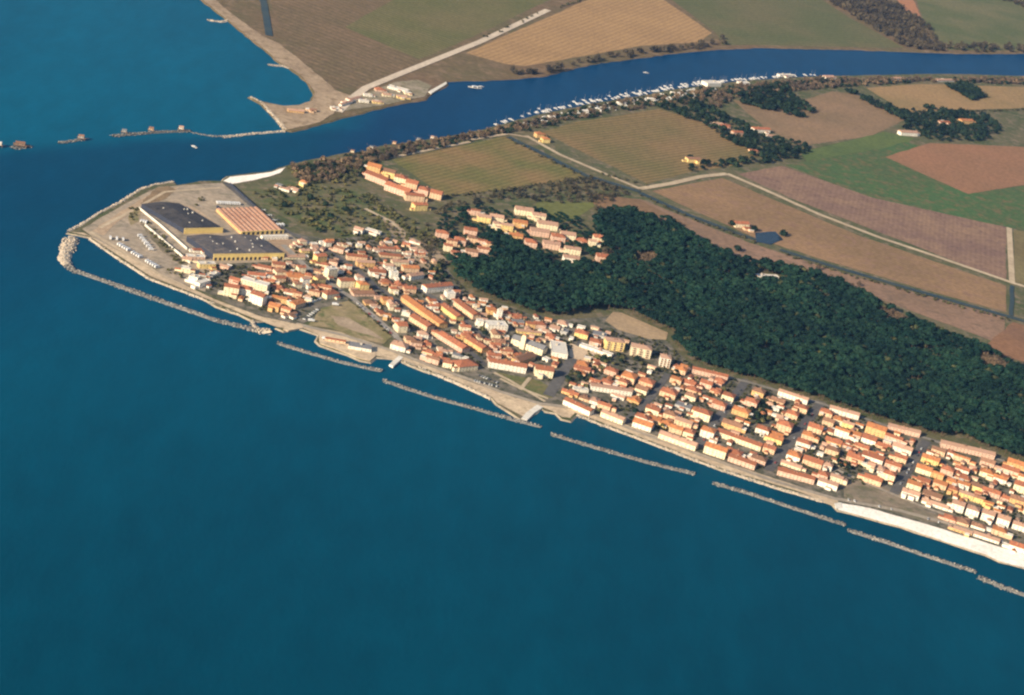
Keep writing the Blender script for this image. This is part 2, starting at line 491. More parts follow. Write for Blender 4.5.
sheet('lawn', PX('137,207 141,212 138,222 131,226 128,218 131,211'), M_LAWN, lay(), jitter=(1, 8))
sheet('path', PX('140,224 146,224 190,262 186,268 160,250'), land_mat('rough_ground', (.15, .13, .085), (.22, .18, .13), (.09, .10, .05), .04, .1), lay(), jitter=(1.5, 9))
sheet('yard', PX('92,231 130,206 158,190 180,187 150,200 118,222 104,236'), land_mat('tan_hardstand', (.42, .31, .21), (.34, .25, .17), None, .03, .08), lay(), jitter=(1.5, 12))
sheet('path', PX('156,188 168,186 176,190 166,199 150,204 140,204'), land_mat('brown_earth', (.24, .17, .10), (.18, .13, .08), None, .04, .1), lay(), jitter=(1.5, 8))
sheet('yard', PX('183,206 192,206 226,230 214,230'), land_mat('tan_lane', (.44, .33, .22), (.36, .27, .19), None, .03, .08), lay(), jitter=(.6, 9))
sheet('yard', PX('268,240 290,239 306,255 286,259'), land_mat('brown_lane', (.34, .24, .16), (.28, .20, .14), None, .03, .08), lay(), jitter=(.6, 9))
ribbon('path', PX('90,232 120,250 160,275 190,290'), 6, M_PATH, lay())
ribbon('path', PX('100,228 130,212 165,192 220,188'), 5, M_PATH, lay())
# roads and tracks
ribbon('road', PX('225,183 262,215 290,233 330,252 355,268 374,285 391,297 412,312 432,326 468,350 486,366'), 8, M_ROAD, lay())
ribbon('road', PX('283,245 305,266 340,291 352,298 394,334 402,345'), 9, land_mat('pale_asphalt', (.27, .245, .215), (.23, .21, .185)), lay())
ribbon('road', PX('416,288 432,297 444,304 462,318 476,331 489,340 540,352'), 9, M_ROAD, lay())
ribbon('road', PX('296,324 345,336 392,351 430,366 470,380 500,392 540,404 580,409 620,425 700,455 770,480 835,499 900,511 960,527 1024,549 1200,612'), 8, land_mat('seafront_asphalt', (.33, .28, .22), (.27, .235, .19)), lay())
for q, wdt in (('697,447 747,380', 12), ('768,471 822,402', 12), ('893,495 926,441', 12), ('548,396 583,343', 14), ('624,423 641,408 651,398 668,374', 9), ('985,538 1015,492', 8)):
    ribbon('road', PX(q), wdt, M_ROAD, lay())
ribbon('road', PX('690,370 747,382 822,404 880,424 940,443 1024,467 1150,505'), 7, land_mat('woodside_asphalt', (.23, .21, .185), (.18, .165, .14)), lay())
ribbon('road', PX('836,470 870,485 925,508 960,520'), 6, land_mat('lot_road', (.34, .29, .23), (.27, .23, .185)), lay())
ribbon('road', PX('975,490 1024,511 1150,560'), 6, land_mat('side_road', (.34, .29, .23), (.27, .23, .185)), lay())
for q in ('500,379 516,387 548,399', '520,390 530,378', '494,373 510,381 545,402'):
    ribbon('path', PX(q), 5, M_PATH, lay())
ribbon('path', PX('548,10 480,42 400,74 366,88 350,100 338,112'), 15, land_mat('white_road', (.55, .46, .36), (.48, .40, .31)), lay())
for q, wdt in (('526,136 560,155 600,172 640,189', 9), ('640,189 670,184 700,177 727,174', 12), ('727,174 760,188 820,215 880,238 940,258 1012,283 1180,335', 11), ('1009,228 1012,283', 10), ('470,140 508,134 530,138', 8), ('380,160 470,142', 7), ('365,209 391,222 408,238 426,250', 7), ('408,259 432,255', 9)):
    ribbon('path', PX(q), wdt, M_PATH, lay())
# ditches of standing water
M_DITCH = land_mat('ditch_water', (.022, .034, .034), (.040, .048, .034), None, .02, .08, rough=.3)
for q, wdt in (('508,137 586,176 640,192', 14), ('640,193 690,216 755,240', 13), ('780,250 830,266 920,292 1012,318 1180,368', 13), ('262,-4 266,16 269,36', 14), ('1012,286 1011,316', 7)):
    ribbon('ditch', jag(PX(q), 1, 30, closed=False), wdt, M_DITCH, lay())
sheet('pond', PX('755,233 775,232 783,240 770,245 756,242'), land_mat('pond_water', (.015, .03, .05), (.025, .04, .055), None, rough=.2), lay(), jitter=(1, 12))

# ------------------------------------------------------------------ houses
FLOOR = 3.1
ORD = ['first', 'second', 'third', 'fourth', 'fifth', 'sixth', 'seventh', 'eighth', 'ninth', 'tenth', 'eleventh', 'twelfth']
NUM = ['zero', 'one', 'two', 'three', 'four', 'five', 'six', 'seven', 'eight', 'nine', 'ten', 'eleven', 'twelve', 'thirteen', 'fourteen']
houses = []


def add_block(place, ox, oy, scale, slope, rows, jog=1.0):
    """rows: X Y W floors wall+roof [depth [slope]] with X Y the foot of the sea-facing front"""
    for ln in rows.strip().split(';'):
        t = ln.split()
        if not t: continue
        X, Y, Wd = float(t[0]), float(t[1]), float(t[2])
        fl = float(t[3])
        wl, rf = t[4][0], t[4][1]
        dp = float(t[5]) if len(t) > 5 else rnd.uniform(11.5, 14)
        sl = float(t[6]) if len(t) > 6 else slope
        a = P(ox + (X - Wd / 2) / scale, oy + (Y - Wd / 2 * sl) / scale)
        c = P(ox + (X + Wd / 2) / scale, oy + (Y + Wd / 2 * sl) / scale)
        ang = math.atan2((c - a).y, (c - a).x)
        w = (c - a).length * 1.05
        mid = (a + c) / 2
        n = Vector((-math.sin(ang), math.cos(ang), 0))
        houses.append(dict(place=place, px=ox + X / scale, c=mid + n * dp / 2, f=mid, ang=ang, w=w, d=dp, fl=fl, wall=wl, roof=rf))


S = 6.8267
add_block('behind white pebble beach', 874, 440, S, .33, '''
375 165 110 2 yt 14; 430 104 90 2 er 11; 512 120 60 2 wr 11; 590 150 130 2 et 13; 490 240 80 2 pr 13; 590 235 90 2 wr 11; 612 285 70 1 er; 765 185 90 2 pr 11; 760 258 95 2 ct 13;
850 297 90 2 wt 13; 920 240 120 2 pr 13; 975 200 140 2 ot 13; 1010 285 70 2 ct; 1000 365 110 3 cr 15; 975 445 110 2 ot 15; 885 415 65 1 pr; 790 390 140 2 pr 15; 690 352 85 2 yt 12; 600 338 80 2 wt;
330 235 120 2 ct 13; 425 265 90 2 ot; 265 340 90 2 ct 13; 330 300 80 1 er; 440 335 85 2 et 12; 520 318 70 2 ot; 530 372 70 2 or; 390 400 120 1 pr 13; 240 400 110 2 wf; 410 460 170 1 wf 9;
620 405 140 2 yf 12; 705 432 110 2 yt; 770 465 85 2 yt; 560 492 80 3 wf 14; 660 527 80 3 wf 14; 765 558 80 3 wf 14; 870 592 80 3 wf 14; 990 622 100 2 wf;
510 560 80 1 pr; 600 585 80 1 er; 705 612 90 1 wr; 845 655 90 2 et; 600 640 120 1 of 9; 760 685 170 1 wf 9; 970 765 110 2 wr; 1060 520 90 2 ct; 1080 610 90 2 wr; 1090 700 90 2 et; 1100 790 100 2 yr; 1090 420 90 2 pr
''')
add_block('beside the vacant lot', 770, 390, S, .33, '''
455 237 70 2 ct; 525 264 80 2 yf; 480 325 105 3 wt 14; 572 338 80 2 pt; 350 178 80 2 er; 388 248 70 2 er; 290 290 90 2 er 14; 232 338 80 2 et; 402 303 50 1 cr; 425 375 130 1 or 13;
205 390 90 2 wr; 312 404 90 2 pr; 710 312 130 3 ot 17; 665 370 95 2 wr 13; 835 358 115 2 pr 11; 955 384 95 2 er; 925 443 125 2 wf 12; 765 404 100 1 er; 620 408 90 1 er; 520 400 80 1 pr;
690 495 135 2 wr 15; 570 500 105 2 er 13; 415 445 85 2 et; 292 446 95 1 pr; 150 485 85 2 wt 15; 280 525 135 2 er 15; 382 550 65 2 wf; 130 530 130 1 cf 9; 350 616 65 2 pr; 445 632 80 2 cf 9; 385 672 125 2 wf 11;
680 550 50 2 cf; 742 556 65 1 wf; 690 645 115 2 er 13; 800 626 75 3 cr 13; 830 545 110 2 pr 14; 890 500 80 2 er; 905 545 60 2 et
''')
add_block('around dark green garden', 660, 370, S, .33, '''
795 232 85 1 et; 975 297 85 2 er; 660 182 75 2 or 14; 612 250 80 2 pr; 540 315 105 2 ot 14; 480 410 125 2 ot 15; 812 338 40 1 wf 8; 890 335 75 2 er; 690 440 85 2 wr; 860 435 95 3 er 15; 805 515 85 2 yt; 790 460 80 1 ct 8;
750 575 75 2 er; 365 590 140 3 ct 15; 500 606 85 2 pr; 690 655 95 2 pr 13
''')
add_block('seaward of apartment buildings', 660, 370, S, .33, '''
490 114 85 2 or 13; 455 210 75 2 cr 13; 392 270 85 2 pr; 310 355 105 3 cr 15; 248 447 85 3 wt 15; 305 125 80 2 pr; 190 110 85 1 pr; 198 212 70 2 cr 13; 210 155 75 1 er; 100 95 75 2 et 13; 45 190 100 2 er 15;
150 268 100 1 lg; 238 295 50 1 ct; 58 340 85 2 er; 150 388 115 2 ef 13; 100 435 85 2 et; 185 462 65 2 cr; 30 390 80 1 yt; 370 165 70 1 er; 130 30 70 2 et; 400 95 60 1 pr
''')
add_block('around long white building', 550, 360, S, .33, '''
110 205 80 2 wr 13; 300 162 75 1 pr; 378 172 85 1 pr; 405 106 75 2 pr 12; 520 165 90 3 et 19; 655 190 90 2 er 15; 488 182 60 2 er; 612 236 75 2 cr; 592 306 60 1 ot;
130 244 105 1 or 9; 228 282 65 1 er 9; 290 315 60 2 wf; 360 342 95 2 er 14; 505 386 80 2 wr 12; 690 372 85 2 cr 13; 620 476 120 2 wt 15; 705 425 80 1 et; 470 270 60 1 wf 7
''')
add_block('around the church', 510, 310, S, .25, '''
480 194 85 2 yr; 565 250 75 2 pr; 605 190 90 1 lg; 390 395 105 1 pr; 482 390 75 1 ot; 232 462 115 3 cr 15 .15; 140 128 60 2 or 11 .1; 205 133 75 2 pr 11 .1; 300 145 60 1 wf; 352 115 65 1 wf; 245 165 55 1 wf 8;
365 165 50 1 lg; 115 366 105 2 or 13 -.35; 270 200 60 1 pr
''')
add_block('around the church', 460, 300, 7.725, .1, '''
130 218 45 3 wl 8; 300 152 35 4 wl 8; 115 115 32 3 cl 8; 240 115 60 2 ot 10; 350 142 85 2 er; 435 152 75 1 er; 80 62 85 2 er; 450 192 85 1 lg 9; 300 340 90 1 er; 210 350 80 2 cr; 270 385 80 2 pr; 390 420 80 1 er;
430 440 70 1 or; 55 290 90 2 er; 150 330 70 2 cr; 110 300 60 1 er
''')
add_block('above short white pier', 380, 310, S, .3, '''
150 158 60 3 cr 13 0; 270 150 125 2 cr 15 -.05; 188 48 60 2 wf 10 .2; 45 66 85 2 ot 13 .2; 110 284 105 2 wf 15 .3; 235 322 150 2 yr 9 .3; 350 367 85 2 pr 9; 455 397 68 2 cr 12 .2; 600 418 150 2 cr 20 -.1;
192 240 75 2 er 11 .1; 245 258 80 2 pr 9 .1; 292 200 65 2 wf 10 .1; 315 258 60 1 er 9 .1; 430 300 60 1 wf 9 .1; 390 330 60 1 er 9 .2; 520 330 60 1 lg 9 .3; 350 200 60 2 er 9 .3; 330 310 50 1 er 8 .3
''')
add_block('between two old streets', 380, 310, S, .1, '''
455 137 125 2 yf 9 0; 490 64 60 3 yr 11 0; 520 184 85 2 yr 10 0; 690 228 75 2 cr 11; 755 206 60 2 cr; 815 258 75 2 cr 10; 780 330 85 1 pr 10; 860 315 95 2 er 11; 640 175 80 2 er 10; 580 150 70 2 cr 9; 590 215 70 2 or 10
''')
add_block('between two old streets', 330, 240, S, .05, '''
155 148 130 2 er 9 .1; 230 197 115 2 of 8 .05; 125 208 60 2 wr 9; 97 78 55 3 cr 10; 45 90 70 2 pr 12 .3; 410 124 135 1 er 9 .1; 390 76 105 1 pr 8 .05; 540 104 45 1 wf 7; 632 94 45 1 wf 7; 320 88 40 1 wf 7;
478 182 105 2 cf 9 .05; 400 208 55 2 wf 9; 552 224 100 2 et 11; 592 274 85 2 wf 9 -.15; 435 268 48 3 wl 9; 322 252 105 2 wr 11 .1; 115 327 92 3 cr 11 0; 228 352 62 3 yt 13 0; 205 288 50 2 wf; 130 244 60 1 ot 9;
432 368 55 2 cr 9; 392 308 55 1 pr; 545 366 75 2 er 10; 480 330 50 1 er; 200 392 135 1 pr 12 0; 272 452 65 1 or; 392 444 65 2 ot; 425 474 45 2 cf; 385 542 85 2 ot 12; 345 512 50 1 er 8; 522 522 65 2 wf; 575 552 60 2 pr;
710 484 60 2 wr; 820 412 55 3 wl; 985 462 55 2 or; 700 435 45 1 er 8; 760 500 60 2 er 9; 300 470 40 1 wf 7; 450 560 50 1 er 8; 560 100 40 1 pr 7
''')
add_block('below yellow-fronted shed', 220, 240, S, .2, '''
70 388 95 4 cr 12 .15; 163 383 75 3 wr 12 .25; 240 442 82 4 wr 13 .35; 92 305 65 2 pr 9 .3; 250 258 110 1 wr 9 .1; 300 205 90 1 pr 9; 420 252 75 2 cr 12 0; 400 200 80 2 er 10 .1; 512 288 105 2 et 16 .1; 555 235 48 3 cr 9 0;
692 157 62 3 yr 10 -.1; 582 328 55 4 wf 9 -.05; 688 308 55 3 yr 10 -.1; 532 335 48 2 cr 9 0; 412 294 65 2 er 10 0; 768 402 105 2 cr 14 -.15; 640 384 85 2 er 10; 392 346 75 1 er 10; 462 374 75 1 wr 9; 522 396 70 2 er 9;
400 430 115 2 ot 13; 360 486 75 2 ot 11 .3; 442 505 95 2 er 11 .3; 545 466 65 2 et 11 -.3; 500 525 65 1 wr 8 -.3; 525 134 105 1 cf 8 0; 582 90 55 1 yf 7 0; 565 40 48 2 cf 8 0; 737 48 40 2 wr 9 0; 850 74 48 3 yr 10 0;
800 70 55 2 pr 9; 715 188 50 1 cr 8; 768 180 55 2 pr 9; 765 262 60 4 cl 10 -.1; 818 234 55 2 wf 8; 885 255 80 1 ot 9; 870 200 55 2 wr 9; 720 340 70 1 er 9; 600 260 50 1 er 8; 470 430 60 1 er 8; 630 330 45 1 er 8; 345 300 45 1 er 8; 660 230 50 1 er 8
''')
add_block('in works yard', 150, 240, S, .15, '''
390 197 105 2 yl 9 0; 315 132 115 1 pl 8 .05; 335 88 70 1 wr 7 0; 240 228 60 2 cl 9; 288 300 62 3 wl 9 .3; 372 322 75 2 wl 11 -.3; 455 250 70 1 cl 8 -.3; 250 150 60 1 cf 8; 400 262 70 1 lg 9; 500 200 60 1 pf 8 .3
''')
add_block('in estate by pine wood', 430, 190, 5.12, .15, '''
60 250 60 2.6 pr 12; 110 288 55 2.6 er 11; 152 285 60 2.6 pr 12; 205 235 60 2.6 pr 11; 215 275 60 2.6 er 11; 265 288 60 2.6 pr 11; 312 305 55 2.6 er 11; 130 352 50 2.6 pr 10; 210 345 60 2.6 pr 11; 270 330 55 2.6 pr 10; 90 315 40 2.6 cr 10;
230 132 65 2.6 pr 12; 275 168 65 2.6 yf 12; 340 168 65 2.6 cf 12; 392 214 60 3 yf 12; 340 200 40 2.6 cf 10; 460 196 65 2.6 ot 12; 440 248 65 1 ot 12; 480 132 85 2.6 cf 14; 555 158 65 2.6 cf 12; 600 205 95 2.6 cf 14; 515 298 55 2.6 pr 16; 560 240 90 2.6 pf 14;
620 305 80 2.6 pf 14; 655 268 65 2.6 pr 14; 705 258 70 2.6 cf 14; 728 332 75 2.6 cf 12; 720 382 75 3 wf 13; 775 272 55 1 pr; 862 272 50 2.6 cr; 830 290 35 2.6 cf 9; 840 392 60 1 pr 11; 885 372 65 2.6 pr 13; 770 402 50 1 er 10
''')
add_block('beside the striped field', 350, 150, S, .25, '''
155 152 85 2.8 ot 15; 258 190 75 2.8 yr 15; 335 228 75 2.8 cr 15; 412 266 75 2.8 er 15; 492 310 65 2.8 pr 15; 578 336 75 2.8 er 15; 165 220 140 2.8 pr 16 .4; 312 300 155 2.8 pr 16 .35; 440 352 120 2.8 er 12 .1; 482 416 82 2.8 yr 12 0
''')
add_block('in meadow behind works', 350, 150, S, .3, '50 572 55 2 wf 10; 150 572 95 1 wl 9; 850 445 80 2 wr 10 0; 425 640 45 1 wf 8; 380 660 50 1 er 7')
add_block('in meadow behind works', 250, 150, S, .3, '355 248 45 2 yt 9; 240 285 45 1 wf 7; 190 255 40 1 lg 7; 300 282 45 1 wf 7')
add_block('in fields south of river', 0, 0, 1, .05, '''
909 136 16 2 wf 12; 967 124 11 2 ot 12; 945 124 9 1 pr 9; 762 133 15 2 wr 13; 772 138 8 1 wf 9; 719 126 7 1 wf 8; 726 128 8 1 pr 9; 738 136 9 2 pr 10; 694 163 12 2 yt 12; 742 228 13 2 cr 13; 748 231 6 1 er 9; 540 138 7 2 ot 11; 546 143 7 2 yt 10; 754 153 6 1 er 8; 768 279 20 1 wl 9
''')
add_block('in fields south of river', 0, 0, 1, .0, '714 87 13 2 wl 20; 745 85 9 1 wl 12; 830 79 8 1 wf 12; 945 82 14 1 wf 10; 897 80 8 1 wf 8; 786 77 12 1 wl 10')
add_block('on sandy northern spit', 0, 0, 1, .1, '''
296 113 15 1 of 8; 397 91 19 1 wl 14 .25; 347 105 12 1 wf 8 -.3; 356 101 11 1 wf 8 -.3; 364 103 9 1 wl 8; 335 110 8 1 wl 7; 377 104 8 1 yf 7; 387 97 8 1 cf 8; 402 99 9 1 yf 8; 380 92 8 1 pr 12; 368 97 8 1 wl 7; 313 112 6 1 et 6; 408 95 6 1 cl 7
''')


def corners(h, pad=.15):
    u = Vector((math.cos(h['ang']), math.sin(h['ang']), 0))
    n = Vector((-u.y, u.x, 0))
    c = h['f'] + n * h['d'] / 2
    a, b_ = u * (h['w'] / 2 + pad), n * (h['d'] / 2 + pad)
    return [c - a - b_, c + a - b_, c + a + b_, c - a + b_], (u, n)


def hit(A, B):
    pa, ax = corners(A); pb, bx = corners(B)
    for t in ax + bx:
        a = [t.dot(q) for q in pa]; b_ = [t.dot(q) for q in pb]
        if max(a) <= min(b_) or max(b_) <= min(a): return False
    return True


fixed = []      # big buildings placed by hand: ordinary houses give way to them
BIG = dict()


def big(key, ox, oy, scale, X, Y, Wd, slope, depth):
    a = P(ox + (X - Wd / 2) / scale, oy + (Y - Wd / 2 * slope) / scale)
    c = P(ox + (X + Wd / 2) / scale, oy + (Y + Wd / 2 * slope) / scale)
    h = dict(f=(a + c) / 2, ang=math.atan2((c - a).y, (c - a).x), w=(c - a).length, d=depth, fl=0, px=0)
    fixed.append(h)
    BIG[key] = h
    return h


big('apt_yellow', 510, 310, S, 710, 280, 125, .12, 15)
big('apt_cream', 510, 310, S, 885, 324, 135, .2, 15)
big('apt_white', 560, 320, 7.725, 803, 366, 80, .2, 14)
big('long_white', 550, 360, S, 415, 230, 280, .15, 10)
big('low_white', 550, 360, S, 210, 222, 100, .12, 8)
big('terrace_wood', 660, 370, S, 335, 52, 240, .24, 9)
big('terrace_white', 660, 370, S, 900, 207, 200, .33, 9)
big('terrace_pink', 770, 390, S, 500, 180, 200, .28, 10)
big('terrace_pink2', 770, 390, S, 910, 303, 215, .24, 10)
big('terrace_long', 874, 440, S, 635, 95, 365, .235, 11)
big('front_row_d', 660, 370, S, 110, 512, 250, .36, 12)
big('front_row_c', 660, 370, S, 550, 655, 180, .36, 11)
big('mid_row_c', 660, 370, S, 530, 505, 300, .36, 12)
big('front_row_b', 770, 390, S, 170, 615, 250, .27, 11)
big('front_row_e', 550, 360, S, 175, 345, 180, .45, 11)
big('front_row_e2', 550, 360, S, 415, 418, 150, .4, 11)
big('park_row', 380, 310, S, 865, 416, 255, .17, 13)
big('church', 460, 300, 7.725, 510, 388, 240, .38, 15)
big('white_school', 460, 300, 7.725, 285, 245, 155, .05, 16)
big('arch_hall', 510, 310, S, 130, 168, 165, .1, 7)
big('cream_block', 220, 240, S, 225, 338, 180, .28, 12)
big('red_long', 330, 240, S, 745, 357, 180, -.1, 12)
big('orange_terrace', 330, 240, S, 610, 512, 260, .72, 14)
big('terrace_r1', 330, 240, S, 800, 515, 110, .75, 13)
big('terrace_r2', 330, 240, S, 905, 495, 130, .75, 13)
big('terrace_s1', 380, 310, S, 470, 245, 170, .62, 14)
big('terrace_s2', 380, 310, S, 630, 260, 120, .62, 13)
big('street_row', 380, 310, S, 255, 110, 120, .62, 14)
big('market', 510, 310, S, 335, 330, 105, .17, 40)

for it in range(26):
    n_hit = 0
    for i, A in enumerate(houses):
        for B in fixed:
            if (A['f'] - B['f']).length < 160 and hit(A, B):
                n_hit += 1
                if (B['f'] - A['f']).y > 0: A['d'] *= .92
                else:
                    A['d'] *= .95; A['w'] *= .95; A['f'] = A['f'] + Vector((-math.sin(A['ang']), math.cos(A['ang']), 0)) * 1.2
        for B in houses[:i]:
            if (A['f'] - B['f']).length < 45 and hit(A, B):
                n_hit += 1
                F, K = (A, B) if A['f'].y < B['f'].y else (B, A)
                F['d'] = max(5.5, F['d'] * .94)
                F['w'] *= .985; K['w'] *= .98
    if not n_hit: break
ROADS = [('283,245 305,266 340,291 352,298 394,334 402,345', 5.5), ('330,252 355,268 374,285 391,297 412,312 432,326 468,350 486,366', 5.5), ('416,288 432,297 444,304 462,318 476,331 489,340 540,352', 5.5), ('697,447 747,380', 7), ('768,471 822,402', 7), ('893,495 926,441', 7), ('548,396 583,343', 8), ('624,423 641,408 651,398 668,374', 5.5), ('296,324 345,336 392,351 430,366 470,380 500,392 540,404 580,409 620,425 700,455 770,480 835,499', 5)]
SEGS = []
for q, hw in ROADS:
    pl = PX(q)
    SEGS += [(pl[i], pl[i + 1], hw) for i in range(len(pl) - 1)]


def on_road(p):
    for a, c, hw in SEGS:
        t = max(0, min(1, (p - a).dot(c - a) / (c - a).length_squared))
        w_ = p - a - (c - a) * t
        if w_.length < hw: return w_, hw
    return None


for h in houses:                       # houses stand back from the streets
    for it in range(4):
        cs, (u, n) = corners(h, 0)
        worst = None
        for k in range(4):
            for t in (0, .33, .66):
                r_ = on_road(cs[k].lerp(cs[(k + 1) % 4], t))
                if r_:
                    c = sum(cs, Vector()) / 4
                    out_ = r_[0].normalized() if r_[0].length > .01 else n
                    if (c - cs[k]).dot(out_) < 0: out_ = -out_
                    need = r_[1] - r_[0].length * (1 if r_[0].dot(out_) > 0 else -1)
                    if worst is None or need > worst[0]: worst = (need, out_)
        if worst is None: break
        h['f'] = h['f'] + worst[1] * min(worst[0], 6)
for h in houses: h['ok'] = True
for i, A in enumerate(houses):
    if any((A['f'] - B['f']).length < 160 and hit(A, B) for B in fixed) or A['w'] < 4.5 or A['d'] < 4: A['ok'] = False
    elif any(B['ok'] and (A['f'] - B['f']).length < 45 and hit(A, B) for B in houses[:i]): A['ok'] = False
print('HOUSES', len(houses), 'kept', sum(h['ok'] for h in houses), 'hits', n_hit)
houses = [h for h in houses if h['ok']]


def windows(mb, w, d, hgt, fl, mi, every=3.4, r=rnd, sides='fblr', win=(.95, 1.35), sill=.95, door=True):
    """glazed openings set just proud of the render, storey by storey"""
    e = .03
    for side in sides:
        L = w if side in 'fb' else d
        n = max(1, int(L / every))
        for k in range(int(round(fl))):
            z0 = k * FLOOR + sill
            for i in range(n):
                if r.random() < .1: continue
                t = -L / 2 + (i + .5) * L / n
                a, c = t - win[0] / 2, t + win[0] / 2
                zb, zt = z0, z0 + win[1]
                if door and k == 0 and side == 'f' and i == n // 2: zb = .1
                if side == 'f': q = [(a, -e, zb), (c, -e, zb), (c, -e, zt), (a, -e, zt)]
                elif side == 'b': q = [(c, d + e, zb), (a, d + e, zb), (a, d + e, zt), (c, d + e, zt)]
                elif side == 'r': q = [(w / 2 + e, d / 2 + a, zb), (w / 2 + e, d / 2 + c, zb), (w / 2 + e, d / 2 + c, zt), (w / 2 + e, d / 2 + a, zt)]
                else: q = [(-w / 2 - e, d / 2 + c, zb), (-w / 2 - e, d / 2 + a, zb), (-w / 2 - e, d / 2 + a, zt), (-w / 2 - e, d / 2 + c, zt)]
                mb.face(q, mi)


def roof_mesh(w, d, hgt, kind, pitch=.42, ov=.55, mats=None, y0=0.0):
    """hip, gable or flat roof over a w x d plan whose front edge lies at y = y0"""
    mb = MB()
    x0, x1, ya, yb = -w / 2 - ov, w / 2 + ov, y0 - ov, y0 + d + ov
    z = hgt + .004
    if kind == 'flat':
        mb.box(-w / 2 - .15, w / 2 + .15, y0 - .15, y0 + d + .15, z, z + .35)
        p = .3
        for q in ((-w / 2 - .15, w / 2 + .15, y0 - .15, y0 - .15 + p), (-w / 2 - .15, w / 2 + .15, y0 + d + .15 - p, y0 + d + .15),
                  (-w / 2 - .15, -w / 2 - .15 + p, y0 - .15 + p, y0 + d + .15 - p), (w / 2 + .15 - p, w / 2 + .15, y0 - .15 + p, y0 + d + .15 - p)):
            mb.box(*q, z + .352, z + .8)
        return mb, z + .35
    along = (x1 - x0) >= (yb - ya)
    half = min(x1 - x0, yb - ya) / 2
    rz = z + .18 + half * pitch
    ze = z + .18
    E0 = [(x0, ya, ze), (x1, ya, ze), (x1, yb, ze), (x0, yb, ze)]
    B0 = [(x0, ya, z), (x1, ya, z), (x1, yb, z), (x0, yb, z)]
    for i in range(4):
        j = (i + 1) % 4
        mb.face([B0[i], B0[j], E0[j], E0[i]])
    mb.face(B0[::-1])
    ins = half if kind == 'hip' else 0.0
    if along:
        cy = (ya + yb) / 2
        a, c = (x0 + ins, cy, rz), (x1 - ins, cy, rz)
        mb.face([E0[0], E0[1], c, a]); mb.face([E0[2], E0[3], a, c])
        mb.face([E0[1], E0[2], c]); mb.face([E0[3], E0[0], a])
    else:
        cx = (x0 + x1) / 2
        a, c = (cx, ya + ins, rz), (cx, yb - ins, rz)
        mb.face([E0[1], E0[2], c, a]); mb.face([E0[3], E0[0], a, c])
        mb.face([E0[0], E0[1], a]); mb.face([E0[2], E0[3], c])
    return mb, rz


def building(name, h, wall_m, roof_m, fl, kind, label, cat, group=None, chim=None, pitch=.42, every=4.4):
    """an Empty at the foot of the front, with wall and roof (> chimney) as its parts"""
    w, d = h['w'], h['d']
    hgt = fl * FLOOR + .5
    root = empty(name, h['f'], label, cat, group, h['ang'])
    mb = MB()
    mb.box(-w / 2, w / 2, 0, d, 0, hgt)
    windows(mb, w, d, hgt, fl, 1, every)
    mb.build('wall', [wall_m, M_WIN], root)
    rb, rz = roof_mesh(w, d, hgt, kind, pitch)
    ro = rb.build('roof', [roof_m], root)
    n = chim if chim is not None else rnd.choice((0, 1, 1, 2))
    for k in range(n if kind != 'flat' else min(n, 1)):
        cx, cy = rnd.uniform(-.3, .3) * w, d * rnd.choice((.3, .68))
        c = MB()
        top = rz + .5
        s_ = .45 if kind != 'flat' else 1.3
        c.box(cx - s_, cx + s_, cy - s_, cy + s_, hgt + .6, (top if kind != 'flat' else hgt + 2.6))
        c.box(cx - s_ - .12, cx + s_ + .12, cy - s_ - .12, cy + s_ + .12, (top if kind != 'flat' else hgt + 2.6) + .003, (top if kind != 'flat' else hgt + 2.6) + .2)
        c.build('chimney' if kind != 'flat' else 'stair_head', [M_BRICK if kind != 'flat' else M_CONC], ro)
    return root, hgt, rz


# roof form and label of every house: its look, and where several in one quarter look alike its place among them
for h in houses:
    if h['roof'] in 'tr' and rnd.random() < .15: h['roof'] = 'b'
    if h['roof'] in 'gln': h['shape'] = 'flat'
    else:
        ra = max(h['w'], h['d']) / min(h['w'], h['d'])
        h['shape'] = 'gable' if (ra > 1.55 or rnd.random() < .35) else 'hip'
    st = {1: 'low', 2: 'two-storey', 3: 'three-storey', 4: 'tall'}[int(h['fl'])]
    h['look'] = (st, WALLN[h['wall']], ROOFN[h['roof']], h['shape'])
from collections import defaultdict
alike = defaultdict(list)
for h in houses: alike[(h['place'], h['look'])].append(h)
for (place, lk), hs in alike.items():
    hs.sort(key=lambda q: q['px'])
    st, wn_, rn_, sh = lk
    for k, h in enumerate(hs):
        base = f"{st} {wn_} house with {rn_} {sh} roof"
        if len(hs) == 1: h['label'] = f"{base}, {place}"
        else:
            pos = 'leftmost' if k == 0 else 'rightmost' if k == len(hs) - 1 else ORD[k] + ' from left'
            of = f"of {NUM[len(hs)]} {st} {wn_}, {rn_} {sh}-roofed houses"
            h['label'] = f"{pos} {of}, {place}"
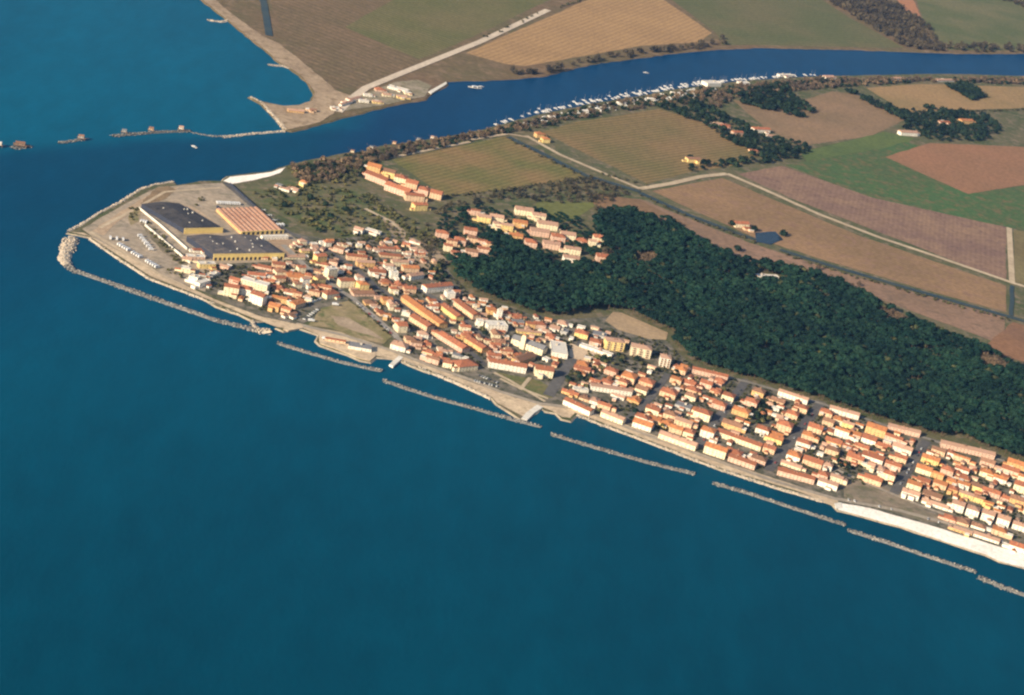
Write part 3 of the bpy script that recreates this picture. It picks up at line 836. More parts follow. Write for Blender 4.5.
def annexe(root, h):
    """a lower wing at the back or the side, where there is room"""
    u = Vector((math.cos(h['ang']), math.sin(h['ang']), 0)); n = Vector((-u.y, u.x, 0))
    for k in range(6):
        w, d = rnd.uniform(4.5, 8), rnd.uniform(4, 7)
        side = rnd.choice(('back', 'left', 'right', 'front'))
        lx, ly = {'back': (rnd.uniform(-.3, .3) * h['w'], h['d'] + .16), 'left': (-h['w'] / 2 - w / 2 - .16, rnd.uniform(0, .4) * h['d']),
                  'right': (h['w'] / 2 + w / 2 + .16, rnd.uniform(0, .4) * h['d']), 'front': (rnd.uniform(-.35, .35) * h['w'], -d - .16)}[side]
        q = dict(f=h['f'] + u * lx + n * ly, ang=h['ang'], w=w, d=d)
        if any(on_road(p) for p in corners(q)[0]): continue
        if any((q['f'] - B['f']).length < 90 and B is not h and hit(q, B) for B in houses + fixed + ANNEXES): continue
        ANNEXES.append(q)
        mb = MB(); hg = 2.9 if h['fl'] < 2 or rnd.random() < .6 else 5.4
        mb.box(lx - w / 2, lx + w / 2, ly, ly + d, 0, hg)
        ax = mb.build('annexe', [WALLM[h['wall']]], root)
        flat = rnd.random() < .3
        rb, rz = roof_mesh(w, d, hg, 'flat' if flat else 'gable', .38, .12, y0=ly)
        for i, v in enumerate(rb.v): rb.v[i] = (v[0] + lx, v[1], v[2])
        rb.build('annexe_roof', [ROOFM['l' if flat else h['roof'] if h['roof'] in 'trfb' else 'r']], ax)
        return


ANNEXES = []
for h in houses:
    kd = {'in estate by pine wood': 'villa', 'beside the striped field': 'villa', 'in fields south of river': 'farm building', 'on sandy northern spit': 'depot building', 'in works yard': 'works building'}.get(h['place'], 'house')
    rt_, _h, _r = building(kd.replace(' ', '_'), h, WALLM[h['wall']], ROOFM[h['roof']], h['fl'], h['shape'], h['label'].replace('house', kd), kd, kd + 's ' + h['place'], pitch=rnd.uniform(.36, .5))
    annexe(rt_, h)
    if rnd.random() < .6: annexe(rt_, h)

# low outbuildings packed into the yards between the houses
BP = '232,300 250,268 290,246 330,243 400,240 440,265 470,296 530,316 560,322 600,330 668,350 690,372 770,395 880,430 940,448 1024,472 1090,495 1090,575 1024,535 960,515 938,500 900,482 838,468 780,474 700,446 620,418 590,402 560,384 520,366 490,364 455,368 405,350 392,330 350,294 315,298 300,316'
bpoly = PX(BP)
bx = [p.x for p in bpoly]; by = [p.y for p in bpoly]
OUT = []
tries = 0
while len(OUT) < 240 and tries < 9000:
    tries += 1
    p = Vector((rnd.uniform(min(bx), max(bx)), rnd.uniform(min(by), max(by)), LAND))
    c_ = False
    for i in range(len(bpoly)):
        a, c = bpoly[i], bpoly[i - 1]
        if (a.y > p.y) != (c.y > p.y) and p.x < (c.x - a.x) * (p.y - a.y) / (c.y - a.y) + a.x: c_ = not c_
    if not c_: continue
    nh = min(houses, key=lambda h: (h['f'] - p).length)
    if (nh['f'] - p).length > 38: continue
    q = dict(f=p, ang=nh['ang'] + rnd.choice((0, 0, math.pi / 2)), w=rnd.uniform(5.5, 11), d=rnd.uniform(4.5, 7.5))
    if any(on_road(v) for v in corners(q, .5)[0]): continue
    if any((p - B['f']).length < 110 and hit(q, B) for B in fixed) or any((p - B['f']).length < 45 and hit(q, B) for B in houses + ANNEXES + OUT): continue
    OUT.append(q)
for q in OUT:
    k = rnd.choice('trrffl')
    building('outbuilding', q, WALLM[rnd.choice('wcpe')], ROOFM[k], 1, 'flat' if k == 'l' else 'gable', {'l': 'low flat-roofed outbuilding in a yard between town houses'}.get(k, f'low {ROOFN[k]}-roofed outbuilding in a yard between town houses'),
             'outbuilding', 'flat-roofed outbuildings' if k == 'l' else ROOFN[k] + '-roofed outbuildings', 0)
HBX = OUT
print('OUTBUILDINGS', len(OUT), 'HOUSES', len(houses))

# ------------------------------------------------------------------ larger buildings
def row(key, wl, rf, fl, label, name='terraced_row', cat='terrace', kind='gable', group=None, chim=4, pitch=.42):
    return building(name, BIG[key], WALLM[wl], ROOFM[rf], fl, kind, label, cat, group, chim, pitch)


def apartment(key, wl, label):
    h = BIG[key]
    root, hg, rz = building('apartment_building', h, WALLM[wl], ROOFM['f'], 4, 'hip', label, 'apartment building', 'four-storey apartment buildings by the pitch', 2, .3)
    n = 3
    for i in range(n):
        x = -h['w'] / 2 + (i + .5) * h['w'] / n
        s_ = MB()
        for k in range(4):
            z = k * FLOOR + .25
            s_.box(x - 1.6, x + 1.6, -1.25, -.04, z, z + .16)
            s_.box(x - 1.6, x + 1.6, -1.25, -1.13, z + .163, z + 1.1)
            s_.face([(x - 1.3, -.06, z + .2), (x + 1.3, -.06, z + .2), (x + 1.3, -.06, z + 2.4), (x - 1.3, -.06, z + 2.4)], 1)
        s_.build('balcony_stack', [WALLM['e'], M_WIN], root)


apartment('apt_yellow', 'y', 'yellow four-storey apartment building with pink roof just below the sandy pitch')
apartment('apt_cream', 'c', 'cream four-storey apartment building between the yellow one and the white one')
apartment('apt_white', 'w', 'white narrow four-storey apartment building standing alone by the wood')
row('long_white', 'w', 'f', 2, 'very long white two-storey building with low pink roof one street behind the seafront', 'long_building', 'building', 'gable', None, 4, .25)
row('low_white', 'w', 'l', 1, 'low white flat-roofed wing joining the long white building', 'annexe', 'building', 'flat')
row('terrace_wood', 'p', 'r', 2, 'pink terrace with rust-red roof against the wood above the apartment-side houses')
row('terrace_white', 'w', 'f', 2, 'white terrace with pale roof between the wood and the dark green garden')
row('terrace_pink', 'w', 'f', 2, 'whitish terrace with pink roof against the wood behind the vacant lot quarter')
row('terrace_pink2', 'p', 'f', 2, 'pink terrace with faded pink roof along the wood, shorter of the pair')
row('terrace_long', 'p', 'f', 2, 'longest pink terrace along the wood behind the white pebble beach quarter')
row('front_row_d', 'c', 'f', 2, 'cream seafront row with faded roof left of the wide dark cross street')
row('front_row_c', 'p', 'r', 2, 'pink seafront row with rust-red roof between the two wide cross streets')
row('mid_row_c', 'c', 'r', 2, 'long cream row one street behind the sea seaward of the green garden')
row('front_row_b', 'p', 'r', 2, 'pink seafront row with rust-red roof ending near the vacant lot')
row('front_row_e', 'w', 'r', 2, 'white seafront row with rust-red roof right of the small park')
row('front_row_e2', 'c', 'f', 2, 'cream seafront row with faded roof seaward of the very long white building')
row('park_row', 'w', 'r', 2.6, 'white three-storey row with rust-red roof facing the small park lawn')
row('arch_hall', 'y', 'f', 1, 'low yellow hall with faded roof behind the church', 'hall', 'hall', 'gable')
row('cream_block', 'c', 'l', 3, 'long cream flat-roofed block behind three tall seafront houses', 'cream_block', 'building', 'flat')
row('red_long', 'w', 'r', 2.5, 'long white building with red roof beside the pine wood and bare clearing', 'long_building', 'building')
row('orange_terrace', 'o', 't', 2, 'long orange-roofed terrace along the shaded old town street')
row('terrace_r1', 'y', 'r', 2, 'short yellow terrace with rust roof just behind the long orange-roofed terrace')
row('terrace_r2', 'e', 'r', 2, 'peach terrace with rust roof on the street beside the pine wood')
row('terrace_s1', 'p', 'r', 2, 'pink terrace with rust roof along the lower end of the old street')
row('terrace_s2', 'o', 'r', 2, 'ochre terrace with rust roof across the street from the pink terrace')
row('street_row', 'e', 'r', 2, 'peach terrace with rust roof above the short stone pier')
row('white_school', 'w', 'l', 2.6, 'big white flat-roofed school-like building with dark window bands left of the church', 'white_hall', 'building', 'flat')
r_, hg, rz = row('church', 'c', 'g', 2.6, 'cream church with grey roof and square bell tower', 'church', 'church', 'gable', None, 0, .5)
t_ = MB()
t_.box(-3, 3, -3.2, -.06, 0, 17); t_.box(-3.4, 3.4, -3.6, -.05, 17.003, 17.5); t_.box(-2.4, 2.4, -3, -.6, 17.503, 20)
for q in ((-3.4 + 1, 17.503), ):
    pass
t_.build('bell_tower', [WALLM['c']], r_, (-BIG['church']['w'] * .12, 0, 0))
c_ = MB()
for a, q in (((-2.7, -3.3), (2.7, -3.3)), ((2.7, -3.3), (2.7, -.3)), ((2.7, -.3), (-2.7, -.3)), ((-2.7, -.3), (-2.7, -3.3))):
    c_.face([(a[0], a[1], 20.005), (q[0], q[1], 20.005), (0, -1.8, 22.2)])
c_.build('tower_roof', [ROOFM['r']], r_, (-BIG['church']['w'] * .12, 0, 0))

# white market hall with its walled yard
h = BIG['market']
root, hg, rz = building('market_hall', h, WALLM['w'], ROOFM['l'], 2, 'flat', 'big white flat-roofed hall beside a dark shaded street and a pale yard', 'hall', None, 1)
sheet('yard', PX('570,343 578,347 610,358 598,368 592,366 569,357'), land_mat('pale_yard', (.55, .42, .29), (.48, .36, .25), None, .03, .08), lay())
a, c = P(579, 347), P(611, 358)
hh = dict(f=a.lerp(c, .5), ang=math.atan2((c - a).y, (c - a).x), w=(c - a).length, d=8)
building('yard_shed', hh, WALLM['w'], ROOFM['l'], 1, 'flat', 'long thin white shed along the back of the pale yard', 'shed', None, 0)


# the old works: sheds with yellow gabled fronts
def shed(name, front_l, front_r, back_l, hgt, roof_m, wall_m, label, nb=1, doors=0, vents=0, front_m=None):
    A, B, Cc = P(*front_l), P(*front_r), P(*back_l)
    ang = math.atan2((B - A).y, (B - A).x)
    u = Vector((math.cos(ang), math.sin(ang), 0)); n = Vector((-u.y, u.x, 0))
    w = (B - A).length
    bk = Cc - A
    d, sh = bk.dot(n), bk.dot(u)                     # skewed plan: the back edge is shifted along the front
    root = empty(name, A, label, 'industrial shed', 'old works sheds', ang)
    pt = lambda x, t, z: (x + sh * t, d * t, z)
    mb = MB()
    ring = [(0, 0), (w, 0), (w, 1), (0, 1)]
    for i in range(4):
        (x0, t0), (x1, t1) = ring[i], ring[(i + 1) % 4]
        mb.face([pt(x0, t0, 0), pt(x1, t1, 0), pt(x1, t1, hgt), pt(x0, t0, hgt)], 0)
    mb.build('wall', [wall_m], root)
    f = MB()
    f.box(-.6, w + .6, -.6, -.02, 0, hgt + 1.0)
    f.box(-.9, w + .9, -.9, .05, hgt + 1.003, hgt + 1.35)
    fo = f.build('facade', [front_m or WALLM['y']], root)
    for k in range(doors):
        x = (k + .5) * w / doors
        dw = w / doors * .28
        q = MB()
        pts = [(x - dw, -.64, .1), (x + dw, -.64, .1), (x + dw, -.64, 3.4)]
        for j in range(1, 6):
            t = math.pi * j / 6
            pts.append((x + dw * math.cos(t), -.64, 3.4 + dw * .7 * math.sin(t)))
        pts.append((x - dw, -.64, 3.4))
        q.face(pts)
        q.build('doorway', [M_WIN], root)
    r = MB()
    bay = 1 / nb
    e = .5
    for i in range(nb):                                # ridges run from front to back... or bays run across
        x0, x1 = w * i / nb, w * (i + 1) / nb
        xm = (x0 + x1) / 2
        rise = (x1 - x0) * .5 * (.1 if nb < 3 else .3)
        r.face([pt(x0, 0, hgt), pt(xm, 0, hgt + rise), pt(xm, 1, hgt + rise), pt(x0, 1, hgt)])
        r.face([pt(xm, 0, hgt + rise), pt(x1, 0, hgt), pt(x1, 1, hgt), pt(xm, 1, hgt + rise)])
        r.face([pt(x0, 1, hgt), pt(xm, 1, hgt + rise), pt(x1, 1, hgt)])
        r.face([pt(x1, 0, hgt), pt(xm, 0, hgt + rise), pt(x0, 0, hgt)])
    ro = r.build('roof', [roof_m], root)
    for k in range(vents):
        x, t = w * (.08 + .84 * rnd.random()), .1 + .8 * rnd.random()
        vz = hgt + 2.6
        q = MB()
        p0 = pt(x, t, 0)
        q.box(p0[0] - .7, p0[0] + .7, p0[1] - .8, p0[1] + .8, hgt - .2, vz + .2)
        q.build('roof_vent', [M_PALEC], ro)
    return root


M_DARKROOF = land_mat('bitumen_roof', (.048, .048, .054), (.075, .07, .07), (.033, .034, .04), .03, .12, rough=.7)
M_GREYROOF = land_mat('weathered_sheet_roof', (.11, .10, .10), (.07, .068, .075), (.15, .128, .115), .03, .12, rough=.7)
M_DARKWALL = obj_mat('slate_cladding', (.035, .042, .065), .05)
M_ORANGE = land_mat('works_tile', (.42, .235, .155), (.35, .19, .13), (.46, .30, .22), .02, .2)
M_YELLOWFRONT = obj_mat('works_yellow', (.80, .60, .22), .04, scale=.1, dark=(.7, .5, .2))
shed('works_shed', (184, 234), (222, 233), (141, 208.5), 7, M_DARKROOF, M_DARKWALL, 'black-roofed works shed with narrow yellow front, nearest the river mouth', 1, 0, 7, M_YELLOWFRONT)
shed('works_shed', (213, 260.5), (283, 259.5), (186, 241.5), 8.2, M_GREYROOF, M_DARKWALL, 'grey-roofed works shed with wide yellow arcaded front', 2, 16, 16, M_YELLOWFRONT)
shed('works_shed', (241, 235.5), (283, 233.5), (216, 211.5), 4.5, M_ORANGE, WALLM['o'], 'orange-tiled works shed beside the car park', 9, 9, 0, M_YELLOWFRONT)
a, c = P(262, 240), P(288, 239.6)
hh = dict(f=a.lerp(c, .5), ang=math.atan2((c - a).y, (c - a).x), w=(c - a).length, d=6)
building('store', hh, WALLM['w'], ROOFM['l'], 1.3, 'flat', 'long bright white flat-roofed store between two yellow-fronted sheds', 'store', None, 0)

# long yard walls
def wall_line(q, hgt, th, mat, label):
    pts = PX(q)
    mb = MB()
    for i in range(len(pts) - 1):
        a, c = pts[i], pts[i + 1]
        d = (c - a).normalized(); n = Vector((-d.y, d.x, 0)) * th / 2
        lo = [a - n, c - n, c + n, a + n]
        hi = [p + Vector((0, 0, hgt)) for p in lo]
        for k in range(4):
            j = (k + 1) % 4
            mb.face([lo[k], lo[j], hi[j], hi[k]])
        mb.face(hi)
    tag(mb.build('yard_wall', [mat]), label, 'wall')


wall_line('139,209 160,226 187,250', 3.2, 1.2, M_PALEC, 'pale concrete wall running beside the black-roofed shed')
wall_line('145,226 165,243 190,264', 3.2, 1.4, M_PALEC, 'pale concrete wall between the car park and the works')
wall_line('230,185 250,203 262,214', 3.4, 1.6, M_DARKWALL, 'dark wall from the small white beach to the car park')
wall_line('217,208 231,221 238,231', 4, 3, M_DARKWALL, 'dark fence beside the orange-tiled shed')
wall_line('308,304 321,299.5', 2.6, 2, M_PALEC, 'white wall at the landward corner of the triangular lawn')


# ------------------------------------------------------------------ rubble breakwaters
def ico():
    t = (1 + 5 ** .5) / 2
    v = [(-1, t, 0), (1, t, 0), (-1, -t, 0), (1, -t, 0), (0, -1, t), (0, 1, t), (0, -1, -t), (0, 1, -t), (t, 0, -1), (t, 0, 1), (-t, 0, -1), (-t, 0, 1)]
    f = [(0, 11, 5), (0, 5, 1), (0, 1, 7), (0, 7, 10), (0, 10, 11), (1, 5, 9), (5, 11, 4), (11, 10, 2), (10, 7, 6), (7, 1, 8), (3, 9, 4), (3, 4, 2), (3, 2, 6), (3, 6, 8), (3, 8, 9), (4, 9, 5), (2, 4, 11), (6, 2, 10), (8, 6, 7), (9, 8, 1)]
    v = np.array(v, float); v /= np.linalg.norm(v[0])
    return v, np.array(f)


IV, IF = ico()


def npmesh(name, V, T, mats):
    """V: (n,3) vertices; T: list of (m,k) face index arrays, material slot per array"""
    me = bpy.data.meshes.new(name)
    me.vertices.add(len(V))
    me.vertices.foreach_set('co', np.asarray(V, np.float32).ravel())
    tot = sum(t.size for t, _ in T); nf = sum(len(t) for t, _ in T)
    me.loops.add(tot); me.polygons.add(nf)
    me.loops.foreach_set('vertex_index', np.concatenate([t.ravel() for t, _ in T]).astype(np.int32))
    st, mi, o = [], [], 0
    for t, k in T:
        st.append(o + np.arange(len(t)) * t.shape[1]); o += t.size
        mi.append(np.full(len(t), k))
    me.polygons.foreach_set('loop_start', np.concatenate(st).astype(np.int32))
    for k in mats: me.materials.append(k)
    me.polygons.foreach_set('material_index', np.concatenate(mi).astype(np.int32))
    me.update(calc_edges=True)
    me.validate()
    return me


def rubble(name, q, width, top, mat, label, cat='breakwater', group=None, size=(.8, 1.7), dens=.2):
    pts = PX(q, 0.5)
    V, T = [], []
    o = 0
    core = jag(pts, width * .08, 6, len(q), closed=False)          # the packed heart of the mound
    prof_ = ((-.5, -.6), (-.34, .5), (-.12, .9), (.12, .9), (.34, .5), (.5, -.6))
    for i, p in enumerate(core):
        t = core[min(i + 1, len(core) - 1)] - core[max(i - 1, 0)]
        nn = np.array((-t.y, t.x, 0)) / max(1e-6, math.hypot(t.x, t.y))
        e_ = .5 if i in (0, len(core) - 1) else 1
        V.append(np.array([np.array((p.x, p.y, 0)) + nn * s_ * width * e_ * nrng.uniform(.85, 1.15) + np.array((0, 0, z_ if z_ < 0 else z_ * top * e_ * nrng.uniform(.75, 1.0))) for s_, z_ in prof_]))
        if i:
            fs = []
            for k in range(5): fs += [(o - 6 + k, o + k, o + k + 1), (o - 6 + k, o + k + 1, o - 5 + k)]
            T.append(np.array(fs)[:, ::-1])
        o += 6
    T.append(np.array([(0, 1, 2), (0, 2, 3), (0, 3, 4), (0, 4, 5), (o - 6, o - 4, o - 5), (o - 6, o - 3, o - 4), (o - 6, o - 2, o - 3), (o - 6, o - 1, o - 2)]))
    for i in range(len(pts) - 1):
        a, c = np.array(pts[i]), np.array(pts[i + 1])
        L = np.linalg.norm(c - a)
        u = (c - a) / L; n = np.array((-u[1], u[0], 0))
        k = int(L * width * dens)
        for _ in range(k):
            t = nrng.random() * L
            wv = 1 + .25 * math.sin(t * .07 + i * 2) + .15 * math.sin(t * .21)
            s_ = nrng.uniform(-.5, .5)
            prof = 1 - (abs(s_) * 2) ** 2.2
            z = -.4 + (top + .4) * prof * nrng.uniform(.75, 1.05)
            r = nrng.uniform(*size)
            p = a + u * t + n * s_ * width * wv
            v = IV * r * nrng.uniform(.6, 1.15, (12, 1)) * np.array((1, 1, .8))
            V.append(v + np.array((p[0], p[1], z)))
            T.append(IF + o); o += 12
    b0 = np.concatenate(V)
    base = b0.mean(0); base[2] = 0
    TA = np.concatenate(T[-(len(V) - len(core)):]).reshape(-1, 20, 3)            # the loose blocks, some of them paler
    pale = nrng.random(len(TA)) < .3
    TT = [(np.concatenate(T[:len(T) - (len(V) - len(core))]), 0), (TA[~pale].reshape(-1, 3), 0), (TA[pale].reshape(-1, 3), 1)]
    ob = link(name, npmesh(name, b0 - base, [t for t in TT if len(t[0])], [mat, M_MIDSTONE if mat is not M_PALEC else mat]), None, Vector(base))
    return tag(ob, label, cat, group)


GB = 'rubble breakwaters off the seafront'
rubble('breakwater', '66,262 72,270 85,274 110,283 150,297 190,311 215,320 240,326 258,331', 11, 2.4, M_STONE, 'longest rubble breakwater, curving from the works spit past the first cove', group=GB)
rubble('breakwater', '72,238 68,247 64,258 67,266', 18, 3.2, M_PALESTONE, 'stubby pale breakwater arm at the tip of the works spit', group=GB)
rubble('breakwater', '254,329 263,331.5 270,331', 15, 3, M_PALESTONE, 'pale rounded head ending the longest breakwater', group=GB)
rubble('breakwater', '277,343 300,350 340,362 382,371', 7.5, 2.2, M_STONE, 'straight rubble breakwater off the concrete bathing platform', group=GB)
rubble('breakwater', '383,380 405,388 440,399 480,410 515,420 541,427', 7.5, 2.2, M_STONE, 'rubble breakwater joined to the beach by the pale groyne below the small park', group=GB)
rubble('breakwater', '551,434 600,449 650,463 695,474', 7.5, 2.2, M_STONE, 'rubble breakwater off the long white building quarter', group=GB)
rubble('breakwater', '713,483 745,492 790,507 846,525', 7.5, 2.2, M_STONE, 'rubble breakwater ending just off the white pebble beach tip', group=GB)
rubble('breakwater', '848,530 880,540 930,557 976,572', 8, 2.2, M_STONE, 'rubble breakwater lying along the white pebble beach', group=GB)
rubble('breakwater', '978,577 1000,586 1030,597 1080,616', 10, 2.2, M_STONE, 'rubble breakwater running out of the picture at the lower right', group=GB)

rubble('groyne', '253,321 254,325 256,329', 7, 1.8, M_PALESTONE, 'thin stone link between the cove and the longest breakwater', 'groyne', size=(.8, 1.6))
rubble('groyne', '250,97 262,103 268,110 278,120 286,130', 9, 2, M_PALESTONE, 'rubble edge along the seaward side of the sandy spit', 'groyne')
rubble('groyne', '268,65 283,66 292,69', 8, 1.8, M_PALESTONE, 'short groyne jutting from the curved northern beach', 'groyne')
rubble('groyne', '207,20 222,22 228,20', 8, 1.8, M_PALESTONE, 'faint short groyne on the far northern beach', 'groyne')
rubble('revetment', '67,232 80,226 100,213 120,203 140,190 155,185 173,182', 7, 2.4, M_PALESTONE, 'pale rock wall along the river mouth side of the works spit', 'sea wall', size=(.6, 1.3))
rubble('revetment', '577,415 600,424 640,439 700,462 740,476 780,489 825,502', 7, 1.8, M_PALESTONE, 'tan rock edge along the right-hand seafront promenade', 'sea wall', size=(.8, 1.7))
rubble('revetment', '404,362 440,376 470,389 492,399', 8, 1.8, M_PALESTONE, 'tan rock edge between the short pier and the park beach', 'sea wall', size=(.8, 1.7))
rubble('revetment', '89,238 119,259 150,279 198,297 239,315', 6, 1.5, M_PALESTONE, 'tan rock edge of the cove below the car park', 'sea wall', size=(.8, 1.6))
GN = 'jetty pieces across the river mouth'
rubble('jetty', '112,136 135,134 160,132 190,131', 9, 2, M_STONE, 'dark stone jetty carrying the fishing huts at the river mouth', 'jetty', GN)
rubble('jetty', '190,132 212,136 238,136', 5, 1.0, M_STONE, 'low dark middle piece of jetty at the river mouth', 'jetty', GN, size=(.8, 1.6))
rubble('jetty', '222,137 250,134 285,131', 7, 1.6, M_PALESTONE, 'paler inner jetty touching the sandy spit', 'jetty', GN)
rubble('jetty', '58,143 72,141 86,139', 8, 1.6, M_STONE, 'short rock stub under a hut out in the sea', 'jetty', GN)
rubble('jetty', '12,148 20,147 30,146', 12, 1.6, M_STONE, 'broad rock patch under the widest outer hut', 'jetty', GN)


# fishing huts on stilts with their lift-net poles
def hut(px, py, w, d, wall_m, roof_m, label, ang=0.3, net=True):
    w, d = w * .68, d * .68
    p = P(px, py, 1)
    root = empty('fishing_hut', (p.x, p.y, 0), label, 'hut', 'fishing huts at the river mouth', ang)
    pl = MB(); pl.box(-w * .75, w * .75, -d * .8, d * .8, 3, 3.4)
    pl.build('platform', [M_WOOD], root)
    for sx in (-1, 1):
        for sy in (-1, 1):
            q = MB(); q.tube((sx * w * .65, sy * d * .7, -1), (sx * w * .65, sy * d * .7, 3), .35, .35)
            q.build('stilt', [M_WOOD], root)
    b_ = MB(); b_.box(-w / 2, w / 2, -d / 2, d / 2, 3.403, 6.4)
    for x in (-w * .25, w * .25): b_.face([(x - .6, -d / 2 - .03, 4.3), (x + .6, -d / 2 - .03, 4.3), (x + .6, -d / 2 - .03, 5.6), (x - .6, -d / 2 - .03, 5.6)], 1)
    b_.build('wall', [wall_m, M_WIN], root)
    rb, rz = roof_mesh(w, d, 6.4, 'gable', .45, .5, y0=-d / 2)
    rb.build('roof', [roof_m], root)
    if net:
        for s_ in (-1, 1):
            q = MB(); q.tube((s_ * w * .6, -d * .5, 3.4), (s_ * w * 1.4, -d * .5 - 9, 7.5), .12, .08)
            q.build('net_pole', [M_WOOD], root)


hut(20, 146, 19, 11, M_WOOD, ROOFM['b'], 'wide brown fishing hut on stilts on the broad outer rock patch')
hut(-1, 146, 9, 8, WALLM['w'], ROOFM['l'], 'white hut cut by the left edge of the picture')
hut(81, 139, 11, 9, WALLM['l'], ROOFM['b'], 'grey brown-roofed fishing hut on the short rock stub')
hut(124, 133, 9, 7, WALLM['l'], ROOFM['g'], 'grey hut near the seaward end of the stone jetty')
hut(151, 131, 9, 8, WALLM['e'], ROOFM['b'], 'brown hut at the middle of the stone jetty')
hut(181, 130, 9, 9, WALLM['w'], ROOFM['f'], 'tall whitish hut where the stone jetty ends')
for k, (x, y) in enumerate(((352, 153.5), (371, 149.5), (394, 145), (418, 141.5), (432, 139.5))):
    hut(x, y, 7, 6, WALLM[('c', 'w', 'e', 'l', 'w')[k]], ROOFM[('b', 'g', 'b', 'g', 'f')[k]],
        f"{('cream', 'white', 'peach', 'grey', 'pale')[k]} river-bank fishing hut with net poles, {ORD[k]} from the sea upstream", .25 + math.pi)

# concrete bathing platforms and piers
def slab(name, q, top, mat, label, cat, z=-1.0):
    pts = PX(q)
    if area2(pts) < 0: pts.reverse()
    mb = MB()
    mb.face([(p.x, p.y, top) for p in pts])
    for i in range(len(pts)):
        j = (i + 1) % len(pts)
        mb.face([(pts[i].x, pts[i].y, z), (pts[j].x, pts[j].y, z), (pts[j].x, pts[j].y, top), (pts[i].x, pts[i].y, top)])
    return tag(mb.build(name, [mat]), label, cat)


slab('bathing_platform', '319,337 330,339 348,345 374,350 376,356 370,361 360,359 335,349 320,344', 2.3, M_SHORE, 'tan concrete bathing platform below the triangular lawn', 'platform')
slab('pier', '399,356 403,358 393,367 389,365', 2.4, M_PALEC, 'short white stone pier below the corner house', 'pier')
slab('pier', '834,504 841,503 842,508 836,509', 2.4, M_PALEC, 'small white pier head at the left end of the pebble beach', 'pier')
slab('pier', '286,325 301,324 304,328 288,331 283,330', 2.2, M_SHORE, 'short tan landing between the first two coves', 'pier')
slab('groyne', '537,405 543,407.5 534,413.5 527,420.5 521,419 526,413', 2.2, M_PALEC, 'smooth white groyne tying the beach to a breakwater below the small park', 'groyne')
slab('quay', '428,92 446,82 447,84 431,94', 2.3, M_PALEC, 'white quay on the north bank beside the depot', 'quay')
a, c = P(348, 349), P(371, 353)
hh = dict(f=a.lerp(c, .5) + Vector((0, 0, .81)), ang=math.atan2((c - a).y, (c - a).x), w=(c - a).length, d=14)
building('bathing_pavilion', hh, WALLM['w'], ROOFM['g'], 1, 'flat', 'white low bathing pavilion with grey flat roof on the tan platform', 'pavilion', None, 1)
a, c = P(325, 341), P(345, 344.5)
hh = dict(f=a.lerp(c, .5) + Vector((0, 0, .81)), ang=math.atan2((c - a).y, (c - a).x), w=(c - a).length, d=5)
building('bathing_cabins', hh, WALLM['e'], ROOFM['r'], .8, 'gable', 'low reddish row of bathing cabins on the tan platform', 'cabins', None, 0)


# ------------------------------------------------------------------ trees and woods
def crown_arrays(seed, n, flat, leaf, core=.78):
    """a lumpy core inside a cloud of leaf-clump faces; unit radius"""
    r = np.random.default_rng(seed)
    V = [IV * core * r.uniform(.75, 1.1, (12, 1)) * np.array((1, 1, flat))]
    tri = IF.copy()
    dirs = r.normal(size=(n, 3)); dirs /= np.linalg.norm(dirs, axis=1)[:, None]
    dirs[:, 2] = np.abs(dirs[:, 2]) * 1.0 - .25
    lump = 1 + .22 * np.sin(dirs[:, 0] * 5 + seed) * np.cos(dirs[:, 1] * 5 - seed)
    rad = r.uniform(.72, 1.06, n) * lump
    c = dirs * rad[:, None] * np.array((1, 1, flat))
    a = r.normal(size=(n, 3)); a /= np.linalg.norm(a, axis=1)[:, None]
    b_ = np.cross(a, dirs); b_ /= (np.linalg.norm(b_, axis=1)[:, None] + 1e-6)
    s_ = leaf * r.uniform(.6, 1.3, n)[:, None]
    q = np.stack([c - a * s_ - b_ * s_ * .7, c + a * s_ * .8 - b_ * s_, c + a * s_ + b_ * s_ * .8, c - a * s_ * .7 + b_ * s_], 1).reshape(-1, 3)
    V.append(q)
    quad = 12 + np.arange(n * 4).reshape(n, 4)
    return np.concatenate(V), tri, quad


def bare_arrays(seed, n):
    """leafless crown: thin upward twigs as narrow faces"""
    r = np.random.default_rng(seed)
    c = r.normal(size=(n, 3)); c /= np.linalg.norm(c, axis=1)[:, None]
    c *= r.uniform(.25, 1.0, n)[:, None] ** .6
    c[:, 2] = c[:, 2] * .8
    d = c * .7 + r.normal(size=(n, 3)) * .35 + np.array((0, 0, .5)); d /= np.linalg.norm(d, axis=1)[:, None]
    s_ = np.cross(d, r.normal(size=(n, 3))); s_ /= np.linalg.norm(s_, axis=1)[:, None]
    l = r.uniform(.25, .5, n)[:, None]; w = r.uniform(.05, .12, n)[:, None]
    q = np.stack([c - d * l - s_ * w, c - d * l + s_ * w, c + d * l + s_ * w * .5, c + d * l - s_ * w * .5], 1).reshape(-1, 3)
    return q, np.zeros((0, 3), int), np.arange(n * 4).reshape(n, 4)


PINE_V = [crown_arrays(s_, 64, .48, .26) for s_ in range(5)]
BUSH_V = [crown_arrays(20 + s_, 46, .8, .30) for s_ in range(4)]
BARE_V = [bare_arrays(40 + s_, 70) for s_ in range(4)]


def inside(pts, poly):
    x, y = pts[:, 0], pts[:, 1]
    res = np.zeros(len(pts), bool)
    n = len(poly)
    for i in range(n):
        a, c = poly[i], poly[i - 1]
        cond = ((a.y > y) != (c.y > y)) & (x < (c.x - a.x) * (y - a.y) / (c.y - a.y + 1e-12) + a.x)
        res ^= cond
    return res


